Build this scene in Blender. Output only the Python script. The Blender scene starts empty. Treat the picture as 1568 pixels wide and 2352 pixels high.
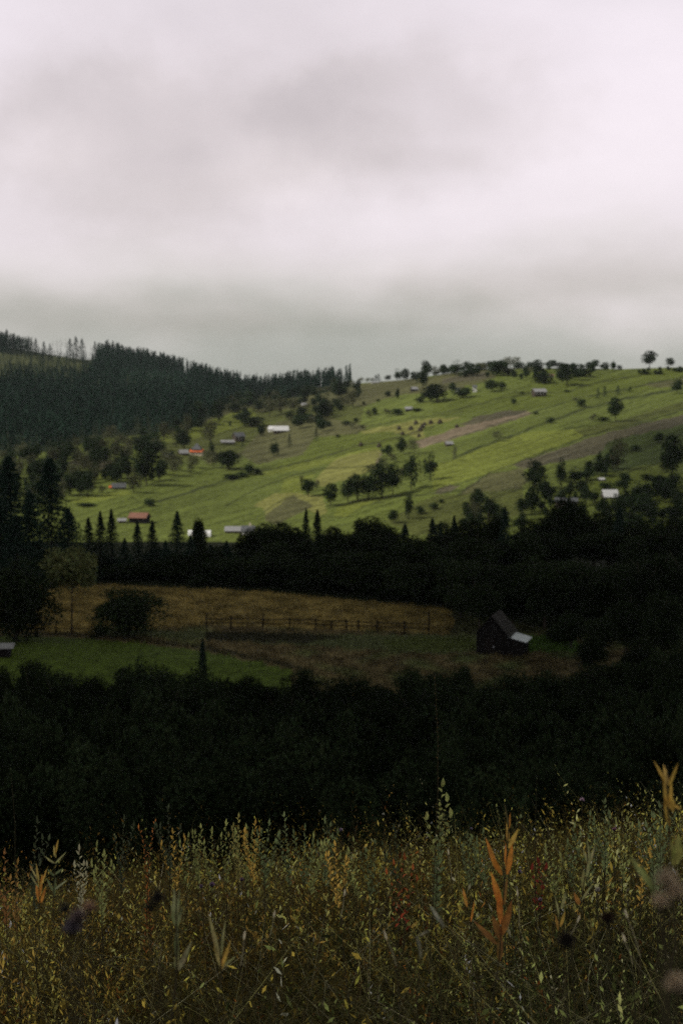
import bpy, math, random
import numpy as np
from mathutils import Vector, Matrix
random.seed(7)
C = bpy.context.scene.collection
sc = bpy.context.scene
F = 1422.0                       # focal length in pixels of the 682 x 1024 frame
PITCH = math.atan((512 - 400) / F)
CP, SP = math.cos(PITCH), math.sin(PITCH)
EYE = 1.6

# ------------------------------------------------------------------ camera
cam = bpy.data.cameras.new('camera'); camo = bpy.data.objects.new('camera', cam); C.objects.link(camo)
camo.location = (0, 0, EYE); camo.rotation_euler = (math.pi / 2 - PITCH, 0, 0)
cam.sensor_fit = 'VERTICAL'; cam.sensor_height = 36; cam.lens = 36 * F / 1024
cam.clip_start = 0.05; cam.clip_end = 20000
cam.dof.use_dof = True; cam.dof.focus_distance = 6.5; cam.dof.aperture_fstop = 4.2
sc.camera = camo

def raydir(u, v):
    a, b = (u - 341) / F, (512 - v) / F
    y = CP + SP * b; z = -SP + CP * b
    return a / y, z / y                      # x and z per metre of depth
def proj(x, y, z):
    z = z - EYE
    d = y * CP - z * SP
    return 341 + F * x / d, 512 - F * (y * SP + z * CP) / d

# ------------------------------------------------------------------ terrain
RU = [-200, 0, 60, 90, 110, 150, 170, 200, 215, 245, 265, 300, 350, 400, 450, 480, 560, 620, 682, 900]
RV = [352, 345, 356, 360, 356, 364, 369, 378, 383, 390, 392, 388, 384, 380, 373, 369, 368, 369, 367, 366]
RD = [1450, 1450, 1450, 1445, 1430, 1400, 1370, 1320, 1300, 1240, 1210, 1150, 1080, 1030, 1000, 1000, 1000, 1000, 1000, 1000]
def sn(x, y, s, k):                          # cheap smooth noise
    return (np.sin(x / s + 1.7 * k + 1.3 * np.sin(y / s * .83 + k)) * np.sin(y / s * 1.13 + 2.1 * k + 1.1 * np.sin(x / s * .71 + 2 * k)))
def H(x, y):
    x = np.asarray(x, float); y = np.asarray(y, float)
    yy = np.maximum(y, 0.0)
    near = np.interp(y, [-60, 0, 9, 20, 45, 77, 96, 112, 128, 200, 260, 330, 430, 455],
                     [3.0, 0, -1.8, -5.6, -14.7, -25.5, -25.6, -23.6, -22.2, -22.6, -30, -43, -45, -44])
    near = near + 0.085 * x * np.exp(-(yy / 30) ** 2)
    near = near + 0.05 * sn(x, y, 1.3, 1) * (y < 40) + 0.25 * sn(x, y, 14, 2) * np.clip((y - 20) / 60, 0, 1)
    u = 341 + F * x / np.maximum(y, 60.0) * CP
    D = np.interp(u, RU, RD)
    vr = np.interp(u, RU, RV)
    b = (512 - vr) / F; t = (-SP + CP * b) / (CP + SP * b)
    zr = EYE + t * D
    s = (y - 455) / (D - 455)
    sc_ = np.clip(s, 0, 1)
    hill = -44 + (zr + 44) * sc_ + (1.5 * sn(x, y, 60, 3) + 0.6 * sn(x, y, 23, 5)) * np.sin(np.pi * sc_)
    hill = np.where(s > 1, zr - (y - D) * 0.16 * np.clip((y - D) / 200, 0, 1), hill)
    hill = np.maximum(hill, -80)
    return np.where(y > 455, hill, near)
YS = np.concatenate([np.arange(1.5, 14, .1), np.geomspace(14, 130, 160), np.geomspace(131, 455, 220), np.geomspace(457, 2200, 900)])
def hit(u, v, ymin=1.5):
    ax, t = raydir(u, v)
    ys = YS[YS >= ymin]
    below = H(ax * ys, ys) > EYE + t * ys
    i = np.argmax(below)
    if not below.any(): i = int(np.argmin(EYE + t * ys - H(ax * ys, ys) + (ys < 500) * 1e3))
    y = float(ys[i]); x = ax * y
    return Vector((x, y, float(H(x, y))))
def at(u, y):                                # a point of the ground at image column u and depth y
    x = (u - 341) / F * y / CP
    return Vector((x, y, float(H(x, y))))

# ------------------------------------------------------------------ mesh and object helpers
def obj(name, me, mat=None, parent=None, loc=None):
    o = bpy.data.objects.new(name, me); C.objects.link(o)
    if mat and me and not me.materials: me.materials.append(mat)
    if parent: o.parent = parent
    if loc is not None: o.location = loc
    return o
def tag(o, label=None, cat=None, group=None, kind=None):
    if label: o['label'] = label
    if cat: o['category'] = cat
    if group: o['group'] = group
    if kind: o['kind'] = kind
    return o
def thing(name, loc, rz=0, label=None, cat=None, group=None):
    o = bpy.data.objects.new(name, None); C.objects.link(o); o.empty_display_size = .3
    o.location = loc; o.rotation_euler = (0, 0, rz)
    return tag(o, label, cat, group)
def npmesh(name, V, Fc, col=None, smooth=False):
    me = bpy.data.meshes.new(name)
    V = np.asarray(V, np.float32); Fc = np.asarray(Fc, np.int32)
    n, k = Fc.shape
    me.vertices.add(len(V)); me.vertices.foreach_set('co', V.ravel())
    me.loops.add(n * k); me.loops.foreach_set('vertex_index', Fc.ravel())
    me.polygons.add(n); me.polygons.foreach_set('loop_start', np.arange(0, n * k, k, dtype=np.int32))
    if col is not None:
        a = me.color_attributes.new('Col', 'FLOAT_COLOR', 'POINT')
        c = np.ones((len(V), 4), np.float32); c[:, :3] = col; a.data.foreach_set('color', c.ravel())
    me.update(calc_edges=True)
    if smooth: me.polygons.foreach_set('use_smooth', np.ones(n, bool))
    return me
class MB:
    def __init__(s): s.v = []; s.f = []
    def box(s, c, d, rz=0, top=None):
        b = len(s.v); m = Matrix.Rotation(rz, 3, 'Z')
        for k in range(8):
            p = Vector(((k & 1) - .5, (k >> 1 & 1) - .5, (k >> 2) - .5))
            s.v.append(Vector(c) + m @ Vector((p.x * d[0], p.y * d[1], p.z * d[2])))
        s.f += [[b + i for i in q] for q in ((0, 2, 3, 1), (4, 5, 7, 6), (0, 1, 5, 4), (2, 6, 7, 3), (0, 4, 6, 2), (1, 3, 7, 5))]
        return s
    def poly(s, pts, fs):
        b = len(s.v); s.v += [Vector(p) for p in pts]; s.f += [[b + i for i in q] for q in fs]; return s
    def tube(s, pts, rads, n=6):
        b = len(s.v); pts = [Vector(p) for p in pts]
        for i, p in enumerate(pts):
            d = (pts[min(i + 1, len(pts) - 1)] - pts[max(i - 1, 0)]).normalized()
            a = d.orthogonal().normalized(); c = d.cross(a)
            for k in range(n):
                t = 2 * math.pi * k / n
                s.v.append(p + (a * math.cos(t) + c * math.sin(t)) * rads[i])
        for i in range(len(pts) - 1):
            for k in range(n):
                s.f.append([b + i * n + k, b + i * n + (k + 1) % n, b + (i + 1) * n + (k + 1) % n, b + (i + 1) * n + k])
        s.f.append([b + k for k in range(n)][::-1]); s.f.append([b + (len(pts) - 1) * n + k for k in range(n)])
        return s
    def mesh(s, name, smooth=False):
        me = bpy.data.meshes.new(name); me.from_pydata([tuple(v) for v in s.v], [], s.f)
        if smooth: me.polygons.foreach_set('use_smooth', [True] * len(me.polygons))
        me.update(); return me

# ------------------------------------------------------------------ materials
def mat(name, base=None, rough=.9, noise=None, attr=False, transl=0, vary=0, bump=0, spec=.2, stretch=(1, 1, 1), gain=1.0):
    m = bpy.data.materials.new(name); m.use_nodes = True
    nt = m.node_tree; N = nt.nodes; L = nt.links; N.clear()
    out = N.new('ShaderNodeOutputMaterial')
    p = N.new('ShaderNodeBsdfPrincipled'); p.inputs['Roughness'].default_value = rough
    p.inputs['Specular IOR Level'].default_value = spec
    col = None
    if attr:
        a = N.new('ShaderNodeAttribute'); a.attribute_name = 'Col'; col = a.outputs['Color']
    else:
        r = N.new('ShaderNodeRGB'); r.outputs[0].default_value = (*base, 1); col = r.outputs[0]
    if noise:
        sc_, amt = noise
        tc = N.new('ShaderNodeTexCoord'); mp = N.new('ShaderNodeMapping'); mp.inputs['Scale'].default_value = stretch
        L.new(tc.outputs['Object'], mp.inputs['Vector'])
        nz = N.new('ShaderNodeTexNoise'); nz.inputs['Scale'].default_value = sc_; nz.inputs['Detail'].default_value = 5
        nz.inputs['Roughness'].default_value = .65
        L.new(mp.outputs[0], nz.inputs['Vector'])
        mr = N.new('ShaderNodeMapRange'); mr.inputs['From Min'].default_value = .3; mr.inputs['From Max'].default_value = .7
        mr.inputs['To Min'].default_value = 1 - amt; mr.inputs['To Max'].default_value = 1 + amt
        L.new(nz.outputs['Fac'], mr.inputs['Value'])
        mx = N.new('ShaderNodeVectorMath'); mx.operation = 'SCALE'
        L.new(col, mx.inputs[0]); L.new(mr.outputs[0], mx.inputs['Scale']); col = mx.outputs[0]
        if bump:
            bp = N.new('ShaderNodeBump'); bp.inputs['Strength'].default_value = bump; bp.inputs['Distance'].default_value = .1
            L.new(nz.outputs['Fac'], bp.inputs['Height']); L.new(bp.outputs[0], p.inputs['Normal'])
    if vary:                                  # each tree has its own leaf tone
        oi = N.new('ShaderNodeObjectInfo')
        mr = N.new('ShaderNodeMapRange'); mr.inputs['To Min'].default_value = 1 - vary; mr.inputs['To Max'].default_value = 1 + vary
        L.new(oi.outputs['Random'], mr.inputs['Value'])
        mx = N.new('ShaderNodeVectorMath'); mx.operation = 'SCALE'
        L.new(col, mx.inputs[0]); L.new(mr.outputs[0], mx.inputs['Scale']); col = mx.outputs[0]
    if gain != 1:
        mx = N.new('ShaderNodeVectorMath'); mx.operation = 'SCALE'; mx.inputs['Scale'].default_value = gain
        L.new(col, mx.inputs[0]); col = mx.outputs[0]
    L.new(col, p.inputs['Base Color'])
    if transl:
        t = N.new('ShaderNodeBsdfTranslucent'); L.new(col, t.inputs['Color'])
        ms = N.new('ShaderNodeMixShader'); ms.inputs[0].default_value = transl
        L.new(p.outputs[0], ms.inputs[1]); L.new(t.outputs[0], ms.inputs[2]); L.new(ms.outputs[0], out.inputs[0])
    else: L.new(p.outputs[0], out.inputs[0])
    return m
M = {
 'hill': mat('hill_grass', attr=True, noise=(.35, .28), rough=.95, spec=.05),
 'field': mat('valley_grass', attr=True, noise=(1.6, .45), rough=.95, spec=.05, stretch=(1, .45, 1)),
 'soil': mat('dark_soil', (.022, .017, .010), noise=(3, .4), spec=.05),
 'leaf_far': mat('far_leaves', attr=True, vary=.3, transl=.15, spec=.05),
 'leaf_near': mat('thicket_leaves', attr=True, vary=.3, transl=.12, spec=.05, gain=.9),
 'needle': mat('spruce_needles', attr=True, vary=.22, spec=.05),
 'bark': mat('bark', (.045, .036, .028), noise=(6, .4), spec=.1),
 'meadow': mat('meadow_blades', attr=True, transl=.25, spec=.1),
 'plant': mat('plant_leaves', attr=True, noise=(45, .45), transl=.35, rough=.6, spec=.25),
 'stem': mat('plant_stem', (.04, .034, .018), noise=(30, .3), spec=.1),
 'darkwood': mat('old_dark_planks', (.013, .012, .011), noise=(9, .4), stretch=(3, 3, .25), spec=.1),
 'greywood': mat('weathered_grey_planks', (.038, .036, .032), noise=(5, .4), stretch=(6, .4, 1), spec=.1),
 'fencewood': mat('fence_wood', (.014, .012, .010), noise=(7, .4), spec=.1),
 'sheet': mat('pale_metal_sheet', (.62, .66, .68), noise=(1.2, .12), rough=.55, spec=.3),
 'white': mat('white_lime_paint', (.72, .71, .68), noise=(1.0, .12)),
 'tunnel': mat('tunnel_film', (.88, .88, .87), noise=(.8, .05), rough=.5),
 'barnwhite': mat('white_sheet_roof', (.80, .80, .79), noise=(.8, .08), rough=.5),
 'film': mat('white_film', (.66, .66, .65), noise=(.8, .06), rough=.5),
 'orange': mat('orange_tiles', (.62, .15, .055), noise=(.8, .15)),
 'redtile': mat('faded_red_tiles', (.24, .12, .085), noise=(.9, .2)),
 'greyroof': mat('grey_slate', (.12, .125, .13), noise=(.9, .2)),
 'paleroof': mat('pale_grey_roof', (.30, .30, .30), noise=(.9, .15)),
 'logs': mat('brown_logs', (.07, .055, .042), noise=(2, .3), stretch=(.3, .3, 5)),
 'glass': mat('window_glass', (.02, .025, .03), rough=.15, spec=.5),
 'hay': mat('weathered_hay', (.05, .043, .028), noise=(3, .35)),
 'strawy': mat('straw', (.30, .27, .16), noise=(30, .2)),
 'cream': mat('cream_plaster', (.60, .52, .40), noise=(1, .1)),
}

# ------------------------------------------------------------------ ground cover colours (albedo, the field with some painted tree shade) laid on the terrain
def inpoly(px, py, poly):
    r = np.zeros(px.shape, bool); n = len(poly)
    for i in range(n):
        x1, y1 = poly[i]; x2, y2 = poly[(i + 1) % n]
        if y1 == y2: continue
        c = ((y1 > py) != (y2 > py)) & (px < (x2 - x1) * (py - y1) / (y2 - y1) + x1)
        r ^= c
    return r
def segdist(px, py, line):
    d = np.full(px.shape, 1e9)
    for (x1, y1), (x2, y2) in zip(line, line[1:]):
        vx, vy = x2 - x1, y2 - y1; L2 = vx * vx + vy * vy + 1e-9
        t = np.clip(((px - x1) * vx + (py - y1) * vy) / L2, 0, 1)
        d = np.minimum(d, np.hypot(px - x1 - t * vx, py - y1 - t * vy))
    return d
def R1(*p): return [(x * .1593, 319.7 + y * .1593) for x, y in p]
def R2(*p): return [(224.8 + x * .1593, 337.1 + y * .1593) for x, y in p]
def R3(*p): return [(432.3 + x * .1593, 337.1 + y * .1593) for x, y in p]
GREEN = (.135, .165, .038); BRIGHT = (.19, .22, .05); YEL = (.25, .25, .085); DULL = (.125, .125, .062); BROWN = (.122, .112, .066); TAN = (.27, .215, .14)
DARKG = (.075, .10, .035); OLIVE = (.11, .125, .04)
patches = [
 (DULL, R2((-400, 560), (0, 480), (300, 380), (700, 320), (1000, 270), (1300, 250), (1500, 190), (1500, 330), (1100, 360), (900, 420), (560, 640), (0, 770), (-100, 800))),
 (OLIVE, R2((-400, 620), (0, 500), (560, 430), (870, 430), (840, 560), (300, 700), (-400, 800))),
 (DULL, R2((240, 560), (560, 480), (700, 520), (900, 560), (760, 650), (500, 730), (200, 800), (100, 740))),
 (YEL, R2((850, 590), (1100, 540), (1300, 505), (1480, 505), (1250, 560), (1250, 640), (1080, 600), (860, 640))),
 (GREEN, R2((560, 630), (1060, 590), (1080, 640), (1000, 680), (560, 780), (400, 800), (230, 850), (240, 820), (480, 740))),
 (BRIGHT, R2((520, 780), (960, 690), (980, 720), (720, 780), (500, 830), (230, 870), (240, 850))),
 (TAN, R2((670, 800), (980, 710), (960, 810), (900, 812), (720, 815))),
 (TAN, R2((1180, 650), (1300, 620), (1568, 535), (1900, 470), (1930, 480), (1850, 510), (1560, 600), (1400, 650), (1220, 695))),
 (BROWN, R2((1450, 560), (1568, 500), (1750, 465), (1900, 455), (1880, 480), (1560, 545))),
 (DULL, R3((0, 250), (350, 200), (400, 250), (250, 300), (0, 310))),
 (BROWN, R3((60, 262), (330, 215), (360, 250), (200, 280), (60, 290))),
 (GREEN, R3((0, 400), (500, 350), (1000, 250), (1568, 200), (1700, 200), (1700, 300), (900, 400), (600, 460), (300, 460), (0, 500))),
 (DULL, R3((1300, 300), (1700, 235), (1700, 290), (1400, 320))),
 (BRIGHT, R3((0, 960), (0, 800), (150, 760), (500, 620), (640, 590), (880, 580), (1150, 530), (1180, 545), (950, 620), (700, 720), (560, 790), (380, 850), (200, 900))),
 (OLIVE, R3((880, 580), (1150, 530), (1500, 420), (1700, 360), (1700, 420), (1500, 470), (1200, 560), (960, 625))),
 (BROWN, R3((500, 800), (720, 730), (950, 640), (1250, 560), (1700, 460), (1700, 560), (1400, 640), (1200, 700), (860, 770), (560, 830))),
 (DARKG, R3((1100, 660), (1250, 620), (1700, 520), (1700, 800), (1400, 800), (1100, 850), (900, 900))),
 (DULL, R3((200, 950), (350, 860), (560, 820), (600, 900), (500, 990), (350, 1010), (160, 1010))),
 (OLIVE, R3((0, 1000), (560, 950), (600, 1100), (200, 1200), (-100, 1250), (-300, 1150))),
 (GREEN, R3((780, 960), (1000, 900), (1250, 820), (1500, 780), (1500, 860), (1000, 1000))),
 (GREEN, R3((1300, 1110), (1350, 930), (1568, 880), (1700, 880), (1700, 1200), (1300, 1200))),
 (BROWN, R3((0, 990), (40, 950), (100, 930), (165, 932), (120, 960), (50, 990))),
 (BRIGHT, R2((360, 880), (480, 870), (560, 860), (480, 1000), (360, 980))),
 (YEL, R2((170, 1060), (300, 985), (440, 975), (610, 1000), (640, 1100), (600, 1120), (520, 1080), (380, 1150), (260, 1150), (240, 1080))),
 (DULL, R2((260, 1110), (430, 990), (560, 1060), (420, 1130), (330, 1180), (250, 1150))),
 (BRIGHT, R2((680, 1130), (700, 1070), (850, 1020), (1000, 1010), (1050, 1000), (860, 1060), (760, 1130))),
 (YEL, R2((700, 760), (980, 700), (940, 830), (740, 900), (600, 940), (560, 900))),
 (BRIGHT, R1((900, 800), (960, 760), (1100, 700), (1480, 580), (1600, 540), (1600, 640), (1350, 720), (1130, 770))),
 (DULL, R1((1100, 500), (1568, 480), (1700, 480), (1500, 560), (1250, 640), (1080, 560))),
 (TAN, R2((280, 375), (470, 345), (520, 350), (340, 405))),
 (BROWN, R1((400, 900), (560, 860), (720, 890), (640, 950))),
 (BRIGHT, R1((560, 970), (690, 940), (640, 1000), (580, 1010))),
 (BRIGHT, R1((430, 1130), (800, 1060), (820, 1100), (500, 1160))),
]
lines = [  # (colour, half width px, strength, polyline): field edges, ditches and ruts
 ((.05, .06, .03), .8, .9, R1((910, 1160), (1130, 1100), (1440, 1000), (1700, 930))),
 ((.05, .06, .03), .5, .7, R1((420, 1140), (820, 1060), (1000, 1020), (1400, 920))),
 ((.05, .06, .03), .45, .7, R1((720, 1230), (900, 1170))),
 ((.05, .06, .025), .5, .7, R1((820, 1110), (880, 1150))),
 ((.05, .06, .025), .5, .8, R2((0, 1060), (200, 950), (420, 870), (560, 830), (900, 810))),
 ((.05, .05, .025), .6, .8, R2((30, 900), (240, 840), (430, 795), (640, 740), (850, 680), (1100, 625), (1300, 560))),
 ((.05, .05, .025), .5, .6, R2((-60, 790), (200, 740), (560, 640), (900, 560), (1200, 505), (1500, 470))),
 ((.06, .07, .03), .5, .8, R2((200, 1130), (330, 1040), (440, 985))),
 ((.06, .07, .03), .6, .8, R2((640, 1060), (1000, 1010), (1250, 990), (1500, 960))),
 ((.06, .07, .03), .5, .8, R2((760, 1130), (860, 1060), (1000, 1030))),
 ((.06, .06, .03), .4, .6, R2((200, 1190), (600, 1130), (760, 1130))),
 ((.05, .06, .03), .6, .85, R3((0, 670), (240, 600), (640, 470), (900, 385), (1200, 330), (1600, 240))),
 ((.045, .055, .025), .9, .9, R3((130, 760), (300, 690), (540, 600), (780, 510), (950, 450), (1200, 390), (1568, 320))),
 ((.05, .06, .03), .5, .7, R3((820, 580), (1150, 530), (1450, 470), (1650, 430))),
 ((.05, .055, .03), .7, .85, R3((160, 990), (360, 850), (560, 780), (760, 700), (960, 620), (1300, 540), (1600, 450))),
 ((.05, .055, .03), .5, .7, R3((0, 1090), (200, 1010), (560, 940))),
 ((.05, .055, .03), .5, .7, R3((480, 350), (700, 350), (860, 340), (1000, 290), (1300, 240))),
 ((.05, .055, .03), .6, .6, R3((0, 480), (200, 450), (420, 380), (600, 360))),
 ((.05, .055, .03), .5, .7, R3((860, 940), (1100, 870), (1450, 790), (1600, 760))),
 ((.05, .055, .03), .5, .7, R3((1350, 1115), (1480, 1090), (1650, 1080))),
 ((.05, .055, .03), .5, .6, R3((780, 860), (1000, 800), (1300, 700), (1600, 590))),
 ((.05, .055, .03), .5, .6, R3((380, 1010), (520, 960), (570, 950))),
]
for _i, (_c, _p) in enumerate(patches): patches[_i] = ((_c[0] * .93, _c[1] * .93, _c[2] * (.8 if _c[1] >= _c[0] else .95)), _p)
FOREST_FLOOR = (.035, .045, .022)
forest_edge_u = [-60, 0, 60, 100, 150, 190, 235, 300, 355]
forest_edge_v = [462, 456, 450, 438, 434, 430, 402, 398, 386]
def hill_cover(u, v):
    uu = u + .9 * sn(u, v, 6, 1) + .5 * sn(u, v, 2.3, 4); vv = v + .6 * sn(v, u, 7, 2) + .35 * sn(u, v, 2.1, 7)
    col = np.zeros(u.shape + (3,)); col[:] = GREEN
    for c, p in patches:
        m = inpoly(uu, vv, p); col[m] = c
    for c, w, s, l in lines:
        d = segdist(uu, vv, l); c = np.array(c) * .7; a = np.clip(1.4 - d / (w * 1.5), 0, 1) * s
        a = (a * (0.75 + .25 * sn(u, v, 3, 9)))[..., None]
        col = col * (1 - a) + np.array(c) * a
    kk = vv + .30 * uu + 1.6 * sn(u, v, 40, 6) + .5 * sn(u, v, 12, 7)
    for wd, am in ((6.3, .13), (2.7, .09)):
        fi = np.floor(kk / wd + .7 * np.sin(uu / 95.)); hsh = np.abs(np.sin(fi * 12.9898) * 43758.5453) % 1
        col *= (1 - am + 2 * am * hsh)[..., None]
        ed = np.abs((kk / wd + .7 * np.sin(uu / 95.)) % 1); ln = (np.minimum(ed, 1 - ed) * wd < .38) & (hsh > .35) & (sn(u, v, 22, fi % 5) > -.25)
        col[ln] *= .55
    # fine mowing streaks that run up the slope with the strips
    st = .5 + .5 * np.sin((vv + .3 * uu) * 1.15 + 1.5 * sn(u, v, 25, 3))
    col *= (0.90 + .13 * st * (.5 + .5 * sn(u, v, 30, 8)))[..., None]
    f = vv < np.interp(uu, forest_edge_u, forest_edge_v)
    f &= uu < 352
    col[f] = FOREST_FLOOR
    col[inpoly(uu, vv, [(-80, 350), (0, 353), (40, 356), (75, 356), (85, 364), (98, 374), (80, 378), (10, 378), (-80, 376)])] = (.085, .095, .04)
    col[inpoly(uu, vv, [(120, 374), (150, 380), (185, 384), (190, 392), (150, 390), (125, 382)])] = (.07, .09, .035)
    return col
ORANGE = (.31, .235, .078); GREENSTRIP = (.072, .105, .016); LOWER = (.17, .135, .062); WEED = (.10, .115, .048); DARKB = (.035, .035, .018)
def field_cover(u, v):
    uu = u + 2.5 * sn(u, v * 3, 9, 1) + 1.2 * sn(u, v * 3, 3, 2); vv = v + .7 * sn(u, v, 6, 3) + .5 * sn(u, v, 2.2, 4)
    col = np.zeros(u.shape + (3,)); col[:] = ORANGE
    k = (.75 + .3 * sn(u, v * 5, 11, 5) + .22 * sn(u, v * 4, 4, 6))
    col *= (k * (1 - .5 * np.clip((u + 8 * sn(u, v * 4, 12, 2) - 330) / 150, 0, 1)))[..., None]  # darker to the right: shade of the trees put into the colour
    g_ = (uu > 452)[..., None]; col = np.where(g_, np.array((.07, .075, .032)) * k[..., None], col)
    br = inpoly(uu, vv, [(205, 625), (430, 634), (560, 634), (640, 640), (640, 700), (0, 700), (0, 634), (100, 634)])
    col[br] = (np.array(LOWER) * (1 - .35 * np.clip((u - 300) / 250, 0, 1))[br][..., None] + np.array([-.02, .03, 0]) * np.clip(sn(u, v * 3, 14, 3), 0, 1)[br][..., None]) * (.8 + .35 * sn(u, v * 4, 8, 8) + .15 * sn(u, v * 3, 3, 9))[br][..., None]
    col[inpoly(uu, vv, [(95, 629), (205, 632), (300, 634), (430, 636), (480, 634), (482, 652), (440, 655), (330, 648), (200, 640), (100, 636)])] = WEED
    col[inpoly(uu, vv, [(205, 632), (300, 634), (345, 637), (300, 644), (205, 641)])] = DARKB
    col[inpoly(uu, vv, [(380, 640), (470, 637), (480, 650), (440, 653), (390, 650)])] = (.085, .105, .03)
    col[inpoly(uu, vv, [(520, 636), (575, 636), (585, 652), (530, 652)])] = (.055, .10, .02)
    col[inpoly(uu, vv, [(-60, 636), (0, 636), (60, 637), (110, 640), (190, 649), (232, 657), (290, 669), (290, 760), (-60, 760)])] = GREENSTRIP
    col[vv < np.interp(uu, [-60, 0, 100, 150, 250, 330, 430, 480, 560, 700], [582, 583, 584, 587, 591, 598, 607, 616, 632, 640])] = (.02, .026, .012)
    d = segdist(uu, vv, [(-40, 633), (60, 634), (110, 637), (190, 646), (232, 654), (300, 668)])
    a = np.clip(1.5 - d / 1.6, 0, 1)[..., None] * .85
    return col * (1 - a) + np.array(DARKB) * a

# ------------------------------------------------------------------ one ground sheet, cut into its kinds of land
ax_f = np.concatenate([np.linspace(-1.1, -.30, 26)[:-1], np.linspace(-.30, .30, 470), np.linspace(.30, 1.1, 26)[1:]])
ry = np.concatenate([np.linspace(-40, 0, 12)[:-1], np.linspace(0, 14, 60), np.geomspace(14.6, 115, 50), np.linspace(117, 200, 110), np.geomspace(203, 455, 34), np.geomspace(457, 1500, 360), np.geomspace(1510, 7000, 24)])
A, Y = np.meshgrid(ax_f, ry)
X = A * (np.maximum(Y, 0) + np.where(Y < 60, 14, 14 * np.exp(-(Y - 60) / 60)))
Z = H(X, Y)
nr, nc = X.shape
def land(name, r0, r1, cover, material):
    x, y, z = X[r0:r1 + 1], Y[r0:r1 + 1], Z[r0:r1 + 1]
    V = np.stack([x, y, z], -1).reshape(-1, 3)
    i = np.arange((r1 - r0) * (nc - 1)); r = i // (nc - 1); c = i % (nc - 1); b = r * nc + c
    Fc = np.stack([b, b + 1, b + nc + 1, b + nc], -1)
    col = None
    if cover:
        U, W = proj(x, np.maximum(y, 1), z); col = cover(U, W).reshape(-1, 3)
        col = np.clip(col, .004, .9)
    o = obj(name, npmesh(name, V, Fc, col, True), material); tag(o, kind='structure'); return o
def row(v): return int(np.argmin(abs(ry - v)))
a, b_, c_ = row(116), row(230), row(455)
tag(land('ground', 0, a, None, M['soil']), 'dark earth slope falling away under the meadow plants')
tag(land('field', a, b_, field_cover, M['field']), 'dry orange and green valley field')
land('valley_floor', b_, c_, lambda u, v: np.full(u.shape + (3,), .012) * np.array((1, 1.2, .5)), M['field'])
tag(land('hills', c_, nr - 1, hill_cover, M['hill']), 'striped green hillside and forested ridge')

# ------------------------------------------------------------------ tree prototypes (unit height, unit crown width)
def quads(P, T, B, S, rng=None):
    """diamond leaves at P along T with side B, half sizes S (n,2)"""
    n = len(P)
    V = np.empty((n, 4, 3)); V[:, 0] = P - T * S[:, :1]; V[:, 1] = P + B * S[:, 1:]; V[:, 2] = P + T * S[:, :1]; V[:, 3] = P - B * S[:, 1:]
    return V.reshape(-1, 3), np.arange(n * 4).reshape(-1, 4)
def runit(rng, n):
    v = rng.normal(size=(n, 3)); return v / np.linalg.norm(v, axis=1, keepdims=True)
def crown_mesh(seed, ncl, nleaf, leaf, tint, base=.22, gap=.0, elong=1.0, cr=(.13, .24)):
    rng = np.random.default_rng(seed)
    d = runit(rng, ncl); r = rng.random(ncl) ** .5 * .9
    cz = (1 + base) / 2; hz = (1 - base) / 2
    cen = d * r[:, None] * np.array([.36, .36, hz * .80]) + np.array([0, 0, cz])
    f = 1 - .25 * np.clip((cen[:, 2] - cz) / hz, 0, 1); cen[:, :2] *= f[:, None]
    rad = rng.uniform(*cr, ncl)
    tone = rng.uniform(.72, 1.3, ncl)
    k = rng.integers(0, ncl, nleaf)
    dd = runit(rng, nleaf); dd[:, 2] = np.abs(dd[:, 2]) * np.where(rng.random(nleaf) < .7, 1, -1)
    P = cen[k] + dd * (rad[k] * rng.uniform(.55, 1.08, nleaf))[:, None] * np.array([1, 1, .85 * elong])
    T = runit(rng, nleaf) * .8 + dd * .5; T /= np.linalg.norm(T, axis=1, keepdims=True)
    B = np.cross(T, runit(rng, nleaf)); B /= np.linalg.norm(B, axis=1, keepdims=True) + 1e-9
    S = leaf * np.stack([rng.uniform(.7, 1.3, nleaf), rng.uniform(.4, .8, nleaf)], -1)
    V, Q = quads(P, T, B, S)
    c = np.array(tint) * (tone[k] * rng.uniform(.8, 1.2, nleaf))[:, None]
    c[:, 0] *= rng.uniform(.9, 1.2, nleaf)
    return npmesh('crown', V, Q, np.repeat(c, 4, 0))
def spruce_mesh(seed, nlev, nbr, per, leaf, tint, width=.5, base=.06):
    rng = np.random.default_rng(seed); P = []; T = []; S = []
    for i in range(nlev):
        h = base + (1 - base) * (i / nlev) ** .9
        r0 = width * (1 - h) ** .85 * rng.uniform(.85, 1.1) + .012
        for b in range(nbr):
            a = rng.uniform(0, 6.28); r = r0 * rng.uniform(.65, 1.15)
            for q in range(per):
                s = (q + .6) / per
                p = np.array([math.cos(a) * r * s, math.sin(a) * r * s, h + .01 - .12 * r * s * 1.6 + .05 * r * s * s])
                t = np.array([math.cos(a + rng.uniform(-.5, .5)), math.sin(a + rng.uniform(-.5, .5)), -.45 + rng.uniform(-.2, .2)])
                P.append(p + rng.normal(size=3) * .006); T.append(t / np.linalg.norm(t)); S.append((leaf * rng.uniform(.8, 1.3), leaf * rng.uniform(.35, .6)))
    P.append(np.array([0, 0, .985])); T.append(np.array([0, 0, 1.])); S.append((.03, .006))
    P = np.array(P); T = np.array(T); S = np.array(S)
    B = np.cross(T, runit(rng, len(P))); B /= np.linalg.norm(B, axis=1, keepdims=True) + 1e-9
    V, Q = quads(P, T, B, S)
    c = np.array(tint) * rng.uniform(.7, 1.3, len(P))[:, None]
    return npmesh('crown', V, Q, np.repeat(c, 4, 0))
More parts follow.
